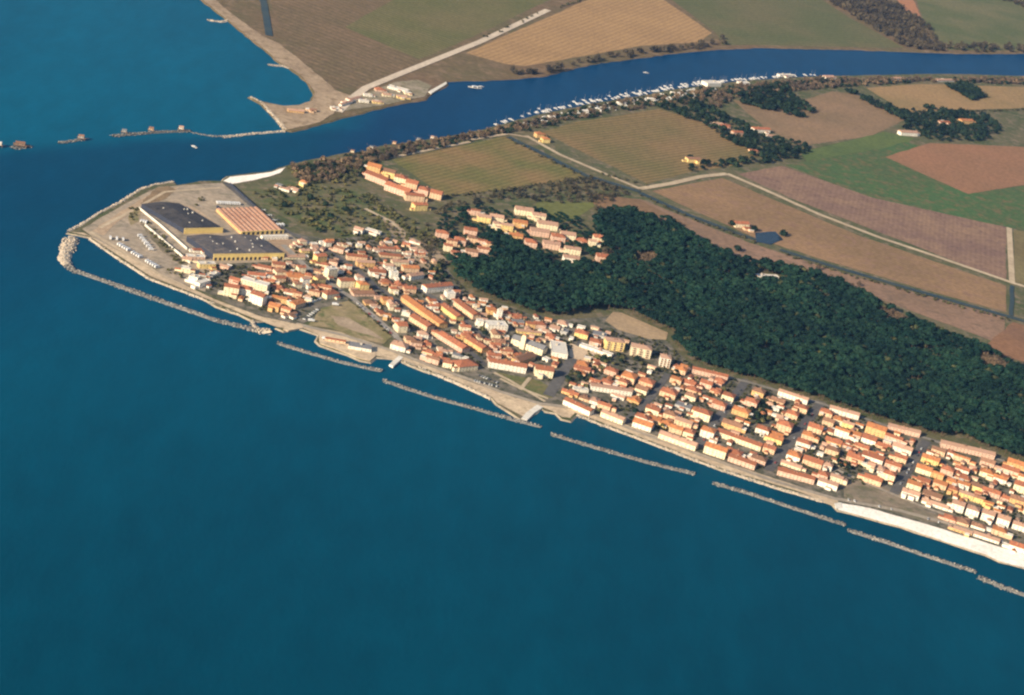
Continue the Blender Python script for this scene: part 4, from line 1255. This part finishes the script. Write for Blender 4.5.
def fill(q, spacing, jit=.42, keep=1.0, holes=()):
    poly = PX(q)
    xs = [p.x for p in poly]; ys = [p.y for p in poly]
    gx, gy = np.meshgrid(np.arange(min(xs), max(xs), spacing), np.arange(min(ys), max(ys), spacing))
    gx = gx + (np.arange(gx.shape[0])[:, None] % 2) * spacing / 2
    pts = np.stack([gx.ravel(), gy.ravel()], 1) + nrng.uniform(-jit, jit, (gx.size, 2)) * spacing
    ok = inside(pts, poly) & (nrng.random(len(pts)) < keep)
    for hq in holes: ok &= ~inside(pts, PX(hq))
    return pts[ok]


HB = [(h['f'], max(h['w'], h['d']) * .62 + 1, Vector((-math.sin(h['ang']), math.cos(h['ang']), 0)) * h['d'] / 2) for h in houses + fixed + OUT]


def clear_of_houses(pts, pad=2.0):
    ok = np.ones(len(pts), bool)
    for f, r, o in HB:
        c = f + o
        ok &= (pts[:, 0] - c.x) ** 2 + (pts[:, 1] - c.y) ** 2 > (r + pad) ** 2
    return pts[ok]


def mass(name, pts, variants, rad, hgt, mats, label, trunk=.25, squash=(.85, 1.15), cat='wood'):
    """one countless wood: every stem and crown in one sheet of foliage"""
    V, TR, QU, TK = [], [], [], []
    o = 0
    for x, y in pts:
        v, t, q = variants[nrng.integers(len(variants))]
        r = nrng.uniform(*rad); hh_ = nrng.uniform(*hgt)
        a = nrng.uniform(0, 6.283)
        R = np.array(((math.cos(a), -math.sin(a), 0), (math.sin(a), math.cos(a), 0), (0, 0, 1)))
        vv = (v @ R.T) * r * np.array((1, 1, nrng.uniform(*squash))) + np.array((x, y, LAND + hh_))
        V.append(vv)
        if len(t): TR.append(t + o)
        QU.append(q + o); o += len(v)
        k = trunk
        tv = np.array([(x + k * sx, y + k * sy, z) for z in (LAND - .3, LAND + hh_) for sx, sy in ((-1, -1), (1, -1), (1, 1), (-1, 1))])
        V.append(tv)
        TK.append(np.array([(0, 1, 5, 4), (1, 2, 6, 5), (2, 3, 7, 6), (3, 0, 4, 7)]) + o); o += 8
    T = []
    if TR: T.append((np.concatenate(TR), 0))
    T += [(np.concatenate(QU), 0), (np.concatenate(TK), 1)]
    ob = link(name, npmesh(name, np.concatenate(V), T, mats))
    return tag(ob, label, cat, None, 'stuff')


def tree_meshes(kind, variants, mat):
    out = []
    for v, t, q in variants:
        T = ([(t, 0)] if len(t) else []) + [(q, 0)]
        out.append(npmesh(kind + '_crown', v, T, [mat]))
    return out


def trunk_mesh():
    mb = MB()
    mb.tube((0, 0, -.3), (0, 0, 1), .5, .28, 6)
    for k in range(4):
        a = k * 1.7
        mb.tube((0, 0, .75), (math.cos(a) * 1.6, math.sin(a) * 1.6, 1.12), .2, .08, 5)
    return mb.mesh('trunk', [M_BARK])


TRUNK = trunk_mesh()
CROWN = {'pine': tree_meshes('pine', PINE_V, M_PINE), 'bush': tree_meshes('evergreen', BUSH_V, M_EVER), 'bare': tree_meshes('bare', BARE_V, M_BARE), 'green': tree_meshes('garden', BUSH_V, M_GREENISH)}


def tree(name, x, y, kind, r, hgt, label, cat='tree', group=None):
    root = empty(name, (x, y, LAND), label, cat, group, rnd.uniform(0, 6.28))
    t = link('trunk', TRUNK, root); t.scale = (r * .12 + .2, r * .12 + .2, hgt)
    c = link('crown', CROWN[kind][rnd.randrange(len(CROWN[kind]))], root, (0, 0, hgt)); c.scale = (r, r, r * rnd.uniform(.9, 1.15))
    return root


PITCH = '600,324 610,310 624,311 674,335 668,344 645,342 615,332'
WOOD = '446,262 458,282 472,292 500,302 530,312 560,317 600,308 612,313 668,338 692,362 720,371 770,386 830,403 880,420 940,438 1024,460 1160,505 1160,432 1024,374 985,352 930,330 890,312 858,294 800,272 742,264 705,246 672,226 640,216 612,212 592,222 600,240 612,258 606,266 580,268 556,268 520,250 500,240 482,236 494,258 470,266 456,258'
HOLES = [PITCH, '632,258 650,254 660,262 648,270 634,268', '872,308 900,316 906,326 884,322', '975,356 1005,362 1008,374 980,370', '752,276 780,276 778,284 756,284']
wp = clear_of_houses(fill(WOOD, 7.6, holes=HOLES), -3)
gapn = np.sin(wp[:, 0] * .045 + 1.3 * np.sin(wp[:, 1] * .03)) * np.sin(wp[:, 1] * .021 + 1.7 * np.sin(wp[:, 0] * .013))
wp = wp[(nrng.random(len(wp)) > np.clip(gapn - .6, 0, 1) * 1.3)]
camd = np.hypot(wp[:, 0], wp[:, 1] - CY)
order = np.argsort(camd)
near = wp[order[:280]]
rest = wp[order[280:]]
print('PINES', len(wp))
for x, y in near:
    tree('pine_tree', x, y, 'pine', rnd.uniform(4.4, 6.4), rnd.uniform(7.5, 11), 'dark green umbrella pine in the front rows of the wood beside the town', 'pine tree', 'pines in the front rows of the wood')
pick = nrng.random(len(rest))
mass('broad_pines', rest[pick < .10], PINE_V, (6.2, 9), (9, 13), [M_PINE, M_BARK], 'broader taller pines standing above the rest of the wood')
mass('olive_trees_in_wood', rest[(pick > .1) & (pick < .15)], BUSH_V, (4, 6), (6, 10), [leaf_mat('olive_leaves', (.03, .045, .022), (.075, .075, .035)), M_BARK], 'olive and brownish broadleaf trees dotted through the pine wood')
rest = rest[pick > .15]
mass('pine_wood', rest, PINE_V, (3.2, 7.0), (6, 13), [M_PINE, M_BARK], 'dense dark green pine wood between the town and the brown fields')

# bare trees in gaps of the wood and along its field edge
ep = np.concatenate([fill('432,232 448,212 478,206 500,214 520,206 560,214 585,222 605,236 612,262 600,276 560,272 520,262 480,262 455,266', 8, keep=.6)])
mass('estate_pines', clear_of_houses(ep, 3.5), PINE_V, (2.6, 4.2), (3.2, 5), [M_PINE, M_BARK], 'dark pines filling the spaces between the estate houses')
bp = np.concatenate([fill(q, 7) for q in HOLES[1:4]] + [fill('860,296 900,312 960,340 1024,366 1024,378 960,352 900,326', 10, keep=.45), fill('600,250 640,250 668,262 650,274 610,270', 9, keep=.5), fill('800,262 860,286 858,296 800,276', 10, keep=.3)])
mass('bare_thicket', bp, BARE_V, (3, 5), (3.5, 5.5), [M_BARE, M_BARK], 'brown leafless trees in gaps of the pine wood')
# riverside scrub, hedges and far woods
q1 = fill('288,168 345,156 380,149 480,133 600,105 700,89 820,79 1024,79 1150,82 1150,88 1024,85 925,82 865,86 830,88 735,98 720,108 690,104 650,107 575,120 540,130 505,134 450,146 392,158 360,168 330,182 300,186', 8.2, keep=.75)
gsel = nrng.random(len(q1)) < .3
mass('riverside_bushes', clear_of_houses(q1[gsel], 1), BUSH_V, (2.4, 4.8), (2, 4.5), [M_EVER, M_BARK], 'dark green bushes among the leafless scrub of the south river bank', cat='bushes')
q1 = q1[~gsel]
mass('riverside_scrub', clear_of_houses(q1[(nrng.random(len(q1)) > .5) | ~inside(q1, PX('498,110 720,70 735,84 705,103 640,112 575,128 500,138'))], 0), BARE_V + BUSH_V[:2], (2.8, 5.5), (2.5, 5.5), [M_BARE, M_BARK], 'brown leafless scrub along the south river bank', cat='scrub')
q2 = np.concatenate([fill('250,192 310,184 362,194 420,234 402,246 345,238 300,224', 8.5, keep=.5), fill('285,168 340,160 370,175 350,186 300,184', 9, keep=.6), fill('362,190 400,215 440,235 430,250 400,228 370,205', 8, keep=.55)])
mass('meadow_bushes', clear_of_houses(q2, 1), BUSH_V, (1.8, 4), (1.5, 3), [M_GREENISH, M_BARK], 'olive and brown bushes scattered over the meadow behind the works', cat='bushes')
q3 = np.concatenate([fill('425,228 440,205 500,192 588,178 640,193 606,204 540,203 520,198 470,206 440,216', 9, keep=.6), fill('425,232 440,250 448,268 432,262 418,244', 8, keep=.7), fill('590,205 640,216 672,226 650,232 600,226', 9, keep=.6)])
mass('mixed_thicket', clear_of_houses(q3, 1), BUSH_V + BARE_V, (2.4, 4.4), (2.2, 4.2), [leaf_mat('grey_thicket', (.040, .042, .030), (.095, .08, .052)), M_BARK], 'grey-green thicket between the striped field and the villas', cat='thicket')
q4 = np.concatenate([fill('655,106 690,99 722,114 762,134 812,148 800,160 752,156 700,126', 11, keep=.6), fill('738,92 780,84 800,100 815,112 800,118 770,112 740,104', 10, keep=.7), fill('905,112 930,108 985,116 1000,128 990,140 940,142 905,138', 11, keep=.55), fill('944,86 968,84 986,98 972,101', 9), fill('690,164 760,158 800,152 795,160 740,166 690,172', 10, keep=.5), fill('845,90 905,112 912,120 900,120 860,100 838,88', 11, keep=.7)])
mass('farm_woods', clear_of_houses(q4, 2), BUSH_V + BARE_V[:1], (4, 7), (4, 7), [M_EVER, M_BARK], 'dark tree belts around the farmhouses south of the river')
q5 = np.concatenate([fill('815,-6 850,-6 896,4 925,24 945,50 905,49 862,22', 14, keep=.8), fill('490,74 540,70 600,58 650,50 712,44 722,37 728,46 660,53 600,61 545,75', 12, keep=.5), fill('935,44 1024,46 1100,48 1100,53 1024,53 930,51', 14, keep=.5), fill('975,-8 1000,-8 1024,4 1100,30 1024,8', 14, keep=.7)])
mass('north_bank_woods', q5, BUSH_V[:2] + BARE_V, (5, 8), (4, 8), [leaf_mat('far_thicket', (.045, .042, .035), (.09, .075, .05)), M_BARK], 'dark wood strip and bank thickets north of the river')
hp = []
for q, sp, off in (('640,196 690,219 755,243', 9, 5), ('780,254 830,270 920,296 1012,322', 8, 6), ('510,140 586,179', 10, 8), ('600,174 648,186', 10, 6), ('445,197 500,191 586,178', 8, 4), ('480,40 545,12', 26, 10), ('560,8 600,-6', 10, 5), ('905,114 1024,110', 9, 4)):
    pts = PX(q)
    for i in range(len(pts) - 1):
        L = (pts[i + 1] - pts[i]).length
        for k in range(int(L / sp)):
            p = pts[i].lerp(pts[i + 1], (k + nrng.random()) / max(1, L / sp))
            hp.append((p.x + nrng.normal() * off * .4, p.y + nrng.normal() * off * .4))
mass('hedgerow_scrub', np.array(hp), BUSH_V, (1.8, 3.4), (1.4, 2.6), [leaf_mat('ditch_growth', (.05, .055, .03), (.085, .08, .045)), M_BARK], 'low hedge growth along ditches and field edges', cat='hedge')

yb = np.concatenate([fill('140,222 148,222 188,260 180,266 160,248', 5, keep=.5), fill('129,209 138,208 136,224 130,222', 6, keep=.5), fill('192,200 204,198 206,204 196,206', 6, keep=.6), fill('168,270 186,268 184,280 172,278', 6, keep=.5)])
mass('yard_bushes', clear_of_houses(yb, 0), BUSH_V, (1.2, 2.6), (1, 2.2), [M_GREENISH, M_BARK], 'rough bushes along the works walls', cat='bushes')
TOWNPOLY = '290,245 330,240 400,240 440,265 470,296 530,316 560,322 612,330 668,345 690,366 770,391 880,426 940,444 1024,466 1120,500 1120,590 1024,540 960,518 900,488 838,484 780,476 700,448 620,420 575,404 555,385 520,370 490,366 455,370 400,350 380,330 345,297 315,300 300,318 250,308 205,288 190,275 215,266 283,264'
sp = clear_of_houses(fill(TOWNPOLY, 5.2, keep=.42), -1.2)
ok = np.ones(len(sp), bool)
for q, wd_ in ROADS:
    pl = PX(q)
    for i in range(len(pl) - 1):
        a, c = np.array(pl[i])[:2], np.array(pl[i + 1])[:2]
        t = np.clip(((sp - a) @ (c - a)) / ((c - a) @ (c - a)), 0, 1)
        ok &= np.hypot(*(sp - a - t[:, None] * (c - a)).T) > wd_
mass('garden_shrubs', sp[ok], BUSH_V, (1.1, 2.3), (.9, 2.4), [leaf_mat('garden_hedge', (.022, .032, .016), (.07, .07, .03)), M_BARK], 'dark hedges and shrubs in the gardens between the town houses', cat='shrubs')
# garden and street trees
gt = []
for q, sp, kp in (('745,398 775,404 770,425 752,425 742,412', 7.5, .8), ('690,378 740,386 725,410 690,398', 15, .4), ('560,392 625,408 700,440 690,452 620,425 575,408', 26, .5), ('610,356 660,362 690,376 680,385 640,372 610,366', 13, .5),
                  ('565,372 590,378 588,392 566,384', 9, .6), ('597,357 612,358 606,372 594,370', 8, .8), ('790,410 880,432 905,490 850,484 800,460', 26, .45), ('930,452 1024,478 1024,540 940,505', 28, .45),
                  ('290,265 340,290 330,305 260,300 240,280', 24, .4), ('405,320 470,360 460,372 400,352', 26, .5), ('420,300 540,335 530,355 470,335', 28, .5), ('380,262 420,272 430,290 395,282', 16, .4), ('436,262 450,280 436,285 425,275', 8, .7), ('835,452 850,468 846,480 838,470', 10, .7)):
    gt += list(clear_of_houses(fill(q, sp, keep=kp), -1.5))
for x, y in gt:
    tree('garden_tree', x, y, rnd.choice(('bush', 'bush', 'bush', 'green')), rnd.uniform(2.6, 4.2), rnd.uniform(3, 5), 'bushy green tree in a garden among the town houses', 'tree', 'garden trees among the town houses')
print('GARDEN', len(gt))
for k, (px, py) in enumerate(((325, 206), (331, 218), (318, 232), (284, 207), (362, 170), (360, 178), (310, 200), (345, 212))):
    p = P(px, py)
    tree('meadow_tree', p.x, p.y, 'bush', rnd.uniform(3.5, 5.5), rnd.uniform(3.5, 5), 'dark green tree standing in the meadow behind the works', 'tree', 'trees in the meadow behind the works')
for k, (px, py, lb) in enumerate(((690, 160, 'dark tree just left of the lone orange-roofed farmhouse'), (703, 164, 'dark tree just right of the lone orange-roofed farmhouse'), (732, 226, 'dark tree left of the cream farmhouse by the pond'), (753, 231, 'dark tree between the cream farmhouse and the pond'), (783, 236, 'dark tree at the far end of the pond'), (737, 251, 'lone dark tree on the brown strip by the wood'))):
    p = P(px, py)
    tree('farm_tree', p.x, p.y, 'bush', 6.5, 5, lb)

# ------------------------------------------------------------------ boats
M_HULL = obj_mat('white_hull', (.70, .70, .70), .05, .3, spec=.5)
M_HULLB = obj_mat('blue_hull', (.08, .14, .30), .1, .3, spec=.5)
M_DECK = obj_mat('boat_deck', (.62, .55, .44), .05)


def boat_parts(L, mast, hull_m):
    b_ = L * .16
    st = ((-.5, .75, .9), (-.2, 1, .85), (.15, .95, .95), (.36, .55, 1.1), (.5, .03, 1.25))
    hb = MB()
    for i in range(len(st) - 1):
        (t0, w0, z0), (t1, w1, z1) = st[i], st[i + 1]
        for s_ in (-1, 1):
            q = [(t0 * L, s_ * b_ * w0 * .6, -.3), (t1 * L, s_ * b_ * w1 * .6, -.3), (t1 * L, s_ * b_ * w1, z1), (t0 * L, s_ * b_ * w0, z0)]
            hb.face(q if s_ < 0 else q[::-1], 0)
        hb.face([(t0 * L, -b_ * w0, z0 - .1), (t1 * L, -b_ * w1, z1 - .1), (t1 * L, b_ * w1, z1 - .1), (t0 * L, b_ * w0, z0 - .1)], 1)
    t0, w0, z0 = st[0]
    hb.face([(t0 * L, -b_ * w0 * .6, -.3), (t0 * L, -b_ * w0, z0), (t0 * L, b_ * w0, z0), (t0 * L, b_ * w0 * .6, -.3)], 0)
    out = [('hull', hb.mesh('hull', [hull_m, M_DECK]))]
    cb = MB()
    cb.box(-.22 * L, .18 * L, -b_ * .6, b_ * .6, .86, .86 + L * .11)
    cb.face([(.18 * L + .02, -b_ * .5, 1.1), (.18 * L + .02, b_ * .5, 1.1), (.18 * L + .02, b_ * .5, .8 + L * .1), (.18 * L + .02, -b_ * .5, .8 + L * .1)], 1)
    for s_ in (-1, 1):
        q = [(-.15 * L, s_ * (b_ * .6 + .02), 1.2), (.12 * L, s_ * (b_ * .6 + .02), 1.2), (.12 * L, s_ * (b_ * .6 + .02), .75 + L * .1), (-.15 * L, s_ * (b_ * .6 + .02), .75 + L * .1)]
        cb.face(q if s_ < 0 else q[::-1], 1)
    out.append(('cabin', cb.mesh('cabin', [M_HULL, M_WIN])))
    if mast:
        mb = MB()
        mb.tube((.08 * L, 0, .9), (.08 * L, 0, L * 1.15), .14, .08)
        mb.tube((.08 * L, 0, 2.4), (-.38 * L, 0, 2.3), .16, .12)
        out.append(('mast', mb.mesh('mast', [M_METAL])))
    return out


BOATS = {k: boat_parts(*k[:2], {'w': M_HULL, 'b': M_HULLB}[k[2]]) for k in ((9, True, 'w'), (11, True, 'w'), (8, False, 'w'), (12, False, 'w'), (10, True, 'b'), (26, False, 'w'))}


def boat(x, y, ang, k, label, group=None, z=0.0):
    root = empty('boat', (x, y, z), label, 'boat', group, ang)
    for nm, me in BOATS[k]: link(nm, me, root)


p = P(475, 88, 0); boat(p.x, p.y, .25, (26, False, 'w'), 'large white motor cruiser out in mid-river, nearest the quay')
p = P(481, 87, 0); boat(p.x, p.y, .4, (12, False, 'w'), 'smaller white boat moored close beside the large cruiser')
p = P(646, 73, 0); boat(p.x, p.y, .2, (12, False, 'w'), 'lone small white boat in mid-river opposite the marina')
p = P(194, 147, 0); boat(p.x, p.y, 2.6, (12, False, 'w'), 'lone small white boat motoring in the river mouth by the jetty')
bank = PX('490,129 510,122 540,114 570,108 600,102 640,96 670,90 705,85 740,81 780,78 820,76', 0)
cnt = {True: 0, False: 0}
for i, off in [(i, o_) for i in range(len(bank) - 1) for o_ in ((7, 17) if 1 <= i <= 7 else (7,))]:
    a, c = bank[i], bank[i + 1]
    d = (c - a).normalized(); n = Vector((-d.y, d.x, 0))
    L = (c - a).length
    m_ = int(L / (6.2 if 2 <= i <= 7 else 9))
    for k in range(m_):
        if rnd.random() < (.5 if off < 10 else .85): continue
        p = a + d * (k + .5) * L / m_ + n * (off + rnd.uniform(-2.5, 2.5))
        ky = rnd.choice(((9, True, 'w'), (11, True, 'w'), (8, False, 'w'), (12, False, 'w'), (10, True, 'b')))
        lb = 'sailing boat with bare mast moored along the south river bank' if ky[1] else 'white motor boat without mast moored along the south river bank'
        boat(p.x, p.y, math.atan2(n.y, n.x) + rnd.choice((0, math.pi)) + rnd.uniform(-.15, .15), ky, lb, 'sailing boats along the marina bank' if ky[1] else 'motor boats along the marina bank')
        cnt[ky[1]] += 1
print('BOATS', cnt)
# laid-up boats ashore
shore_b = fill('505,126 545,117 575,110 640,98 700,88 720,88 705,97 650,104 580,117 530,127', 11, keep=.62)
nrng.shuffle(shore_b)
for x, y in shore_b[:150]:
    boat(x, y, rnd.uniform(0, 6.28), rnd.choice(((8, False, 'w'), (12, False, 'w'))), 'white boat laid up ashore in the boatyard behind the moorings', 'boats laid up ashore', LAND + .5)
# small marina sheds among the boats
for k, (px, py, w_, lb) in enumerate(((552, 119, 12, 'small pale boatyard shed nearest the orange-roofed roadside pair'), (585, 113, 14, 'long pale boatyard shed among moored boats'), (622, 105, 16, 'pale boatyard shed in the middle of the marina'), (652, 101, 14, 'pale boatyard shed towards the upstream end'), (676, 95, 18, 'biggest pale boatyard shed in the marina'))):
    f = P(px, py)
    building('boat_shed', dict(f=f, ang=.5, w=w_, d=9), WALLM['w'], ROOFM['l'], 1, 'gable', lb, 'shed', 'boatyard sheds', 0, .3)

# ------------------------------------------------------------------ cars
def car_mesh():
    b_ = MB()
    b_.box(-2.1, 2.1, -.85, .85, .35, .95)
    v = [(-1.5, -.78, .953), (1.0, -.78, .953), (1.0, .78, .953), (-1.5, .78, .953), (-1.1, -.65, 1.5), (.4, -.65, 1.5), (.4, .65, 1.5), (-1.1, .65, 1.5)]
    for q, mi in (((0, 1, 5, 4), 1), ((1, 2, 6, 5), 1), ((2, 3, 7, 6), 1), ((3, 0, 4, 7), 1), ((4, 5, 6, 7), 0)):
        b_.face([v[i] for i in q], mi)
    for x in (-1.3, 1.3):
        for y in (-.86, .86):
            b_.tube((x, y - .1, .33), (x, y + .1, .33), .33, .33, 8, 2)
    return b_


CARC = {'white': (.80, .80, .78), 'silver': (.45, .46, .48), 'dark': (.04, .045, .06), 'red': (.40, .04, .03)}
M_TYRE = obj_mat('tyre', (.03, .03, .03))
CARS = {}
for nm, c in CARC.items():
    CARS[nm] = car_mesh().mesh('car', [obj_mat(nm + '_car_paint', c, .05, .3, spec=.5), M_WIN, M_TYRE])


def van_mesh():
    b_ = MB()
    b_.box(-3.4, 2.0, -1.15, 1.15, .45, 3.1)
    v = [(2.003, -1.1, .45), (3.5, -1.1, .45), (3.5, 1.1, .45), (2.003, 1.1, .45), (2.003, -1.1, 2.6), (2.6, -1.1, 2.6), (2.6, 1.1, 2.6), (2.003, 1.1, 2.6), (3.5, -1.1, 1.4), (3.5, 1.1, 1.4)]
    for q, mi in (((0, 1, 8, 5, 4), 0), ((2, 3, 7, 6, 9), 0), ((8, 9, 6, 5), 1), ((1, 2, 9, 8), 0), ((4, 5, 6, 7), 0)):
        b_.face([v[i] for i in q], mi)
    for y in (-1.17, 1.17):
        for x in (-2.2, -.2):
            q = [(x - .5, y, 1.6), (x + .5, y, 1.6), (x + .5, y, 2.3), (x - .5, y, 2.3)]
            b_.face(q if y < 0 else q[::-1], 1)
    for x in (-2.1, 2.5):
        for y in (-1.05, 1.05): b_.tube((x, y - .12, .42), (x, y + .12, .42), .42, .42, 8, 2)
    return b_


CARS['van'] = van_mesh().mesh('camper_van', [M_HULL, M_WIN, M_TYRE])


def cars(q, n, where, group, mix_=('white', 'white', 'silver', 'dark'), keep=.9, turn=math.pi / 2):
    a, c = PX(q)
    d = (c - a)
    for k in range(n):
        if rnd.random() > keep: continue
        p = a + d * ((k + .5) / n)
        nm = rnd.choice(mix_)
        o = link('camper_van' if nm == 'van' else 'car', CARS[nm], None, (p.x, p.y, _z[0] + .02))
        o.rotation_euler = (0, 0, math.atan2(d.y, d.x) + turn + rnd.uniform(-.08, .08))
        s_ = rnd.uniform(.95, 1.12); o.scale = (s_, s_, s_ * 1.05)
        tag(o, f'white camper van parked {where}' if nm == 'van' else f'{nm} car parked {where}', 'van' if nm == 'van' else 'car', group)


WT = ('van',)
cars('118,245 158,269', 17, 'in the seaward row below the works', 'camper vans in the seaward row', WT, .8)
cars('139,236 152,252', 6, 'in the short row beside the works wall', 'cars beside the works wall', WT, .8)
cars('107,239 126,241', 3, 'at the seaward end of the works yard', 'cars at the yard end', WT)
cars('140,222 152,225', 5, 'by the green patch near the black-roofed shed', 'cars by the green patch', WT, .9)
cars('245,210 266,211', 8, 'in the back row beside the orange-tiled shed', 'cars in the back row', keep=.85)
cars('254,215.5 272,216', 8, 'in the middle row beside the orange-tiled shed', 'cars in the middle row', keep=.9)
cars('261,220.5 280,221', 8, 'in the front row beside the orange-tiled shed', 'cars in the front row', keep=.9)
cars('216,204 240,205', 10, 'along the back of the orange-tiled shed', 'cars behind the orange-tiled shed', WT, .9)
cars('270,226.5 284,226', 5, 'just behind the white flat-roofed store', 'cars behind the store', WT, .9)
cars('303,321 318,310', 7, 'beside the triangular lawn', 'cars beside the triangular lawn', keep=.8)
cars('471,381 500,388', 12, 'by the seafront near the small park', 'cars near the small park', keep=.75)
cars('478,376 498,384', 8, 'in the row nearest the small park lawn', 'cars in the park row', keep=.75)
for q, wh in (('702,443 742,389', 'along the left cross street'), ('773,466 817,409', 'along the middle cross street'), ('897,490 922,448', 'along the right cross street'), ('375,288 430,327', 'along the shaded old town street'), ('420,293 470,328', 'along the upper old town street'), ('356,303 392,335', 'beside the lawn-side road')):
    cars(q, 12, wh, 'cars parked ' + wh, ('white', 'silver', 'dark', 'dark', 'red'), .6, 0)
cars('845,500 900,512', 9, 'by the vacant lot', 'cars by the vacant lot', keep=.7)
cars('925,519 1010,545', 16, 'behind the pebble beach', 'cars behind the pebble beach', keep=.6)
for q, lb in (('311,322', 'white box lorry beside the triangular lawn near the sea'), ('335,306', 'white box lorry at the landward tip of the triangular lawn'), ('325,340', 'pale van on the tan bathing platform')):
    p = PX(q)[0]
    z0 = _z[0] + .02 if not lb.startswith('pale') else 2.32
    root = empty('lorry', (p.x, p.y, z0), lb, 'lorry', None, .4)
    t = MB(); t.box(-4, 2.2, -1.2, 1.2, .9, 3.6); t.build('cargo_box', [M_HULL], root)
    t = MB(); t.box(2.3, 4.2, -1.1, 1.1, .7, 2.9); t.face([(4.22, -1, 1.8), (4.22, 1, 1.8), (4.22, 1, 2.7), (4.22, -1, 2.7)], 1); t.build('cab', [M_HULL, M_WIN], root)
    for x in (-2.6, 3.2):
        for y in (-1.05, 1.05):
            t = MB(); t.tube((x, y - .15, .5), (x, y + .15, .5), .5, .5, 10); t.build('wheel', [M_TYRE], root)

# ------------------------------------------------------------------ the air between
mb = MB()
mb.box(-46000, 46000, -46000, 46000, -4, 1150)
mt = bpy.data.materials.new('haze')
mt.use_nodes = True
nt = mt.node_tree
nt.nodes.clear()
out = nt.nodes.new('ShaderNodeOutputMaterial')
pv = nt.nodes.new('ShaderNodeVolumePrincipled')
pv.inputs['Color'].default_value = (.20, .46, 1, 1)
pv.inputs['Density'].default_value = HAZE
pv.inputs['Anisotropy'].default_value = .2
nt.links.new(pv.outputs[0], out.inputs['Volume'])
o = mb.build('haze', [mt])
tag(o, 'thin blue haze over the sea and the plain', 'haze', None, 'stuff')
